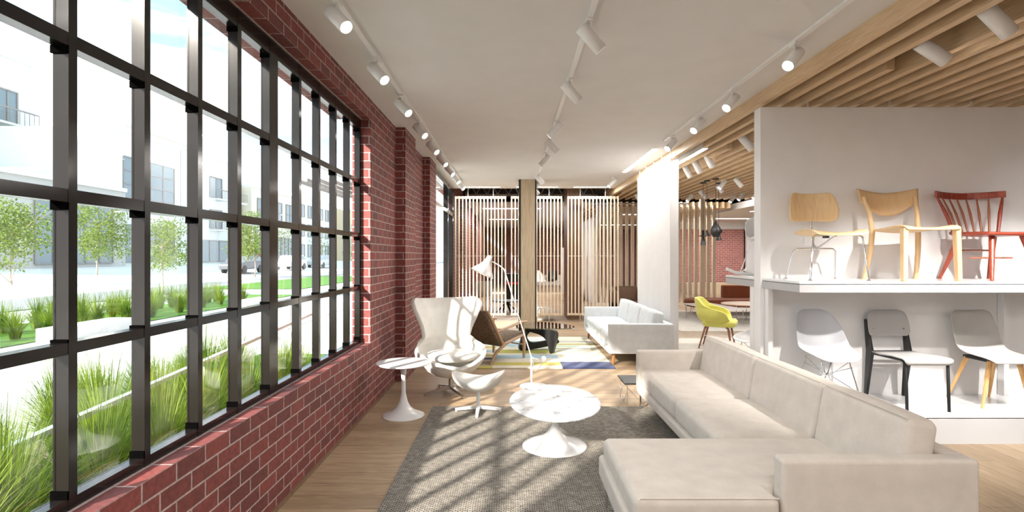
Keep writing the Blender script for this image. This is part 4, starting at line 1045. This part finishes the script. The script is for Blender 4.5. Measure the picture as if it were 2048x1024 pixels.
tree('small leafy tree far down the street behind the sixth window bay',-26.5,62,5.0,1.9,5,.06,900)
tree('small leafy tree far down the street behind the seventh window bay',-24.5,69,4.6,1.8,6,.06,900)
tree('brownish tree farthest down the street',-23,78,4.8,2.0,7,.06,900)
# buildings across the street (faces toward +x)
BC = {'pale':(.74,.76,.75),'cream':(.74,.68,.56),'ochre':(.66,.57,.40),'grey':(.50,.48,.46),'pink':(.66,.52,.47),'greenish':(.62,.66,.48)}
for k_,c_ in BC.items(): M['b_'+k_] = plain('facade_'+k_,c_,.9,bscale=.6)
M['b_glass'] = plain('facade_glass',(.22,.27,.30),.15,bscale=.5); M['b_frame'] = plain('facade_frame',(.28,.26,.25),.6,bscale=1)
M['b_red'] = plain('red_sign',(.60,.04,.04),.5)
def building(label,x,y0,y1,h,mat,wins,depth=12,extra=None,s=1.0):
    z0 = terr(x)-.3
    t = thing('street_building',label,'building',(x*s,y0*s,EYE-(EYE-z0)*s)); t.scale = (s,s,s)
    MB().box(-depth,0,0,y1-y0,0,h).build('wall',mat,t)
    MB().box(-depth,.15,0,y1-y0,h,h+.3).build('parapet','b_pale',t)
    for (a,b,za,zb,nx,nz) in wins:
        f = MB().box(.0,.06,a,b,za,zb).build('window','b_glass',t)
        g = MB()
        for i in range(nx+1): yy = a+(b-a)*i/nx; g.box(.05,.12,yy-.05,yy+.05,za,zb)
        for i in range(nz+1): zz = za+(zb-za)*i/nz; g.box(.05,.12,a,b,zz-.05,zz+.05)
        g.build('window_bars','b_frame',f)
    if extra: extra(t)
    return t
def balc(ys,zs,w=2.4):
    def f(t):
        for y in ys:
            for z in zs:
                g = MB().box(0,1.1,y,y+w,z-.15,z)
                g.build('balcony_slab','b_pale',t); g = MB()
                g.box(1.05,1.1,y,y+w,z+.9,z+1.0)
                for q in range(9): g.box(1.06,1.09,y+w*q/8-.015,y+w*q/8+.015,z,z+.9)
                g.build('balcony_rail','b_frame',t)
    return f
building('ochre-green apartment block at the far left of the street',-33,22,33.9,13.3,'b_greenish',[(2,4.2,8.2,10.2,2,1),(8,10.4,9.6,11.8,2,1),(1,10,1,5.2,6,2)],extra=balc([1.6,7.6],[8.0]),s=1.36)
building('white upper storey block with a small balcony door, behind the left bays',-34.5,34,38.8,14.6,'b_pale',[(1.2,3.4,10.2,12.4,3,1)],extra=balc([1.0],[10.0],3),s=1.36)
building('low stone-grey building with a dark garage front behind the two left trees',-32,24,44.5,6.4,'b_grey',[(3,9,.6,4.4,4,2),(12,19,.6,5.2,5,3)])
building('building with a tall gridded window behind the second window bay',-33,44.6,53.5,11.6,'b_pale',[(1,7.8,5.0,9.6,4,4),(1,7.8,.6,3.8,5,1)],depth=10)
building('pale ochre block set back above the gridded window',-36,50,61,13.2,'b_cream',[(2,4,9,11.5,2,1)],s=1.28)
building('white apartment block with balconies behind the third window bay',-33,53.6,65.5,11.8,'b_pale',[(1.2,3.2,4.2,6.2,2,1),(1.2,3.2,7.6,9.8,2,1),(5,7.4,4.2,6.2,2,1),(5,7.4,7.6,9.8,2,1),(9,11,4.2,6.2,2,1),(9,11,7.6,9.8,2,1),(1,10.8,.5,2.8,5,1)],extra=balc([4.8,8.8],[4.0,7.4]))
def sgn(t):
    g = MB()
    for q in range(4): g.box(.1,.25,1+q*1.1,1.7+q*1.1,.5,1.5)
    g.build('red_panel','b_red',t)
building('cream building with a red-framed shop window behind the fourth bay',-32,66,80,9.6,'b_cream',[(1,5.4,.6,4.4,4,3),(7,12,.6,3.6,4,1),(1.5,4.5,5.6,8.4,2,2),(6,8.6,5.6,8.4,2,2),(10,12.6,5.6,8.4,2,2)],extra=sgn)
building('pale office block further along the street',-32.5,80.5,98,10.2,'b_pale',[(1+q*4,3.6+q*4,z,z+1.9,2,1) for q in range(4) for z in (1.0,4.2,7.2)])
building('ochre apartment block far down the street',-31,99,118,9.8,'b_ochre',[(1+q*4.5,3.4+q*4.5,z,z+1.7,2,1) for q in range(4) for z in (1.0,3.6,6.2)],extra=balc([1,10],[3.4,6.0],3))
building('cream apartment block closing the far end of the street',-30,119,150,10.6,'b_cream',[(1+q*5,3.6+q*5,z,z+1.7,2,1) for q in range(6) for z in (1.0,3.8,6.6)])
# parked cars
def car(label,x,y,c):
    t = thing('parked_car',label,'car',(x,y,terr(x)))
    m = plain('car_paint',c,.3)
    pr = [(-2.1,.35),(-2.15,.75),(-1.2,.95),(-.6,1.45),(1.2,1.48),(1.9,1.0),(2.1,.9),(2.1,.35)]
    MB().prism(pr,-.85,.85,'YZ').build('body',m,t,bevel=.08)
    MB().prism([(-1.05,.98),(-.55,1.38),(1.12,1.4),(1.7,1.02)],-.87,.87,'YZ').build('side_windows','b_glass',t)
    for yy in (-1.35,1.3):
        for s in (-1,1): MB().tube([(s*.70,yy,.33),(s*.88,yy,.33)],.33,18).build('wheel','black',t)
car('dark grey parked car by the tree in the fifth window bay',-22.3,44.5,(.12,.13,.15))
car('white parked car further down the street behind the sixth window bay',-22.6,55,(.7,.7,.7))
car('silver parked car farthest down the street',-22.8,64,(.45,.47,.5))
# canopy
t = thing('louvre_canopy','grey louvred canopy seen through the last window bays','canopy',(-3.7,9.1,2.86))
for q in range(9): MB().box(q*.20,q*.20+.035,0,2.9,0,.06).build('louvre','b_frame',t)
MB().box(.5,1.75,.9,2.9,.10,.30).build('roof_slab','concrete',t)
MB().box(0,.05,2.85,2.95,-2.98,0).box(1.6,1.65,2.85,2.95,-2.98,0).build('support_post','b_frame',t)
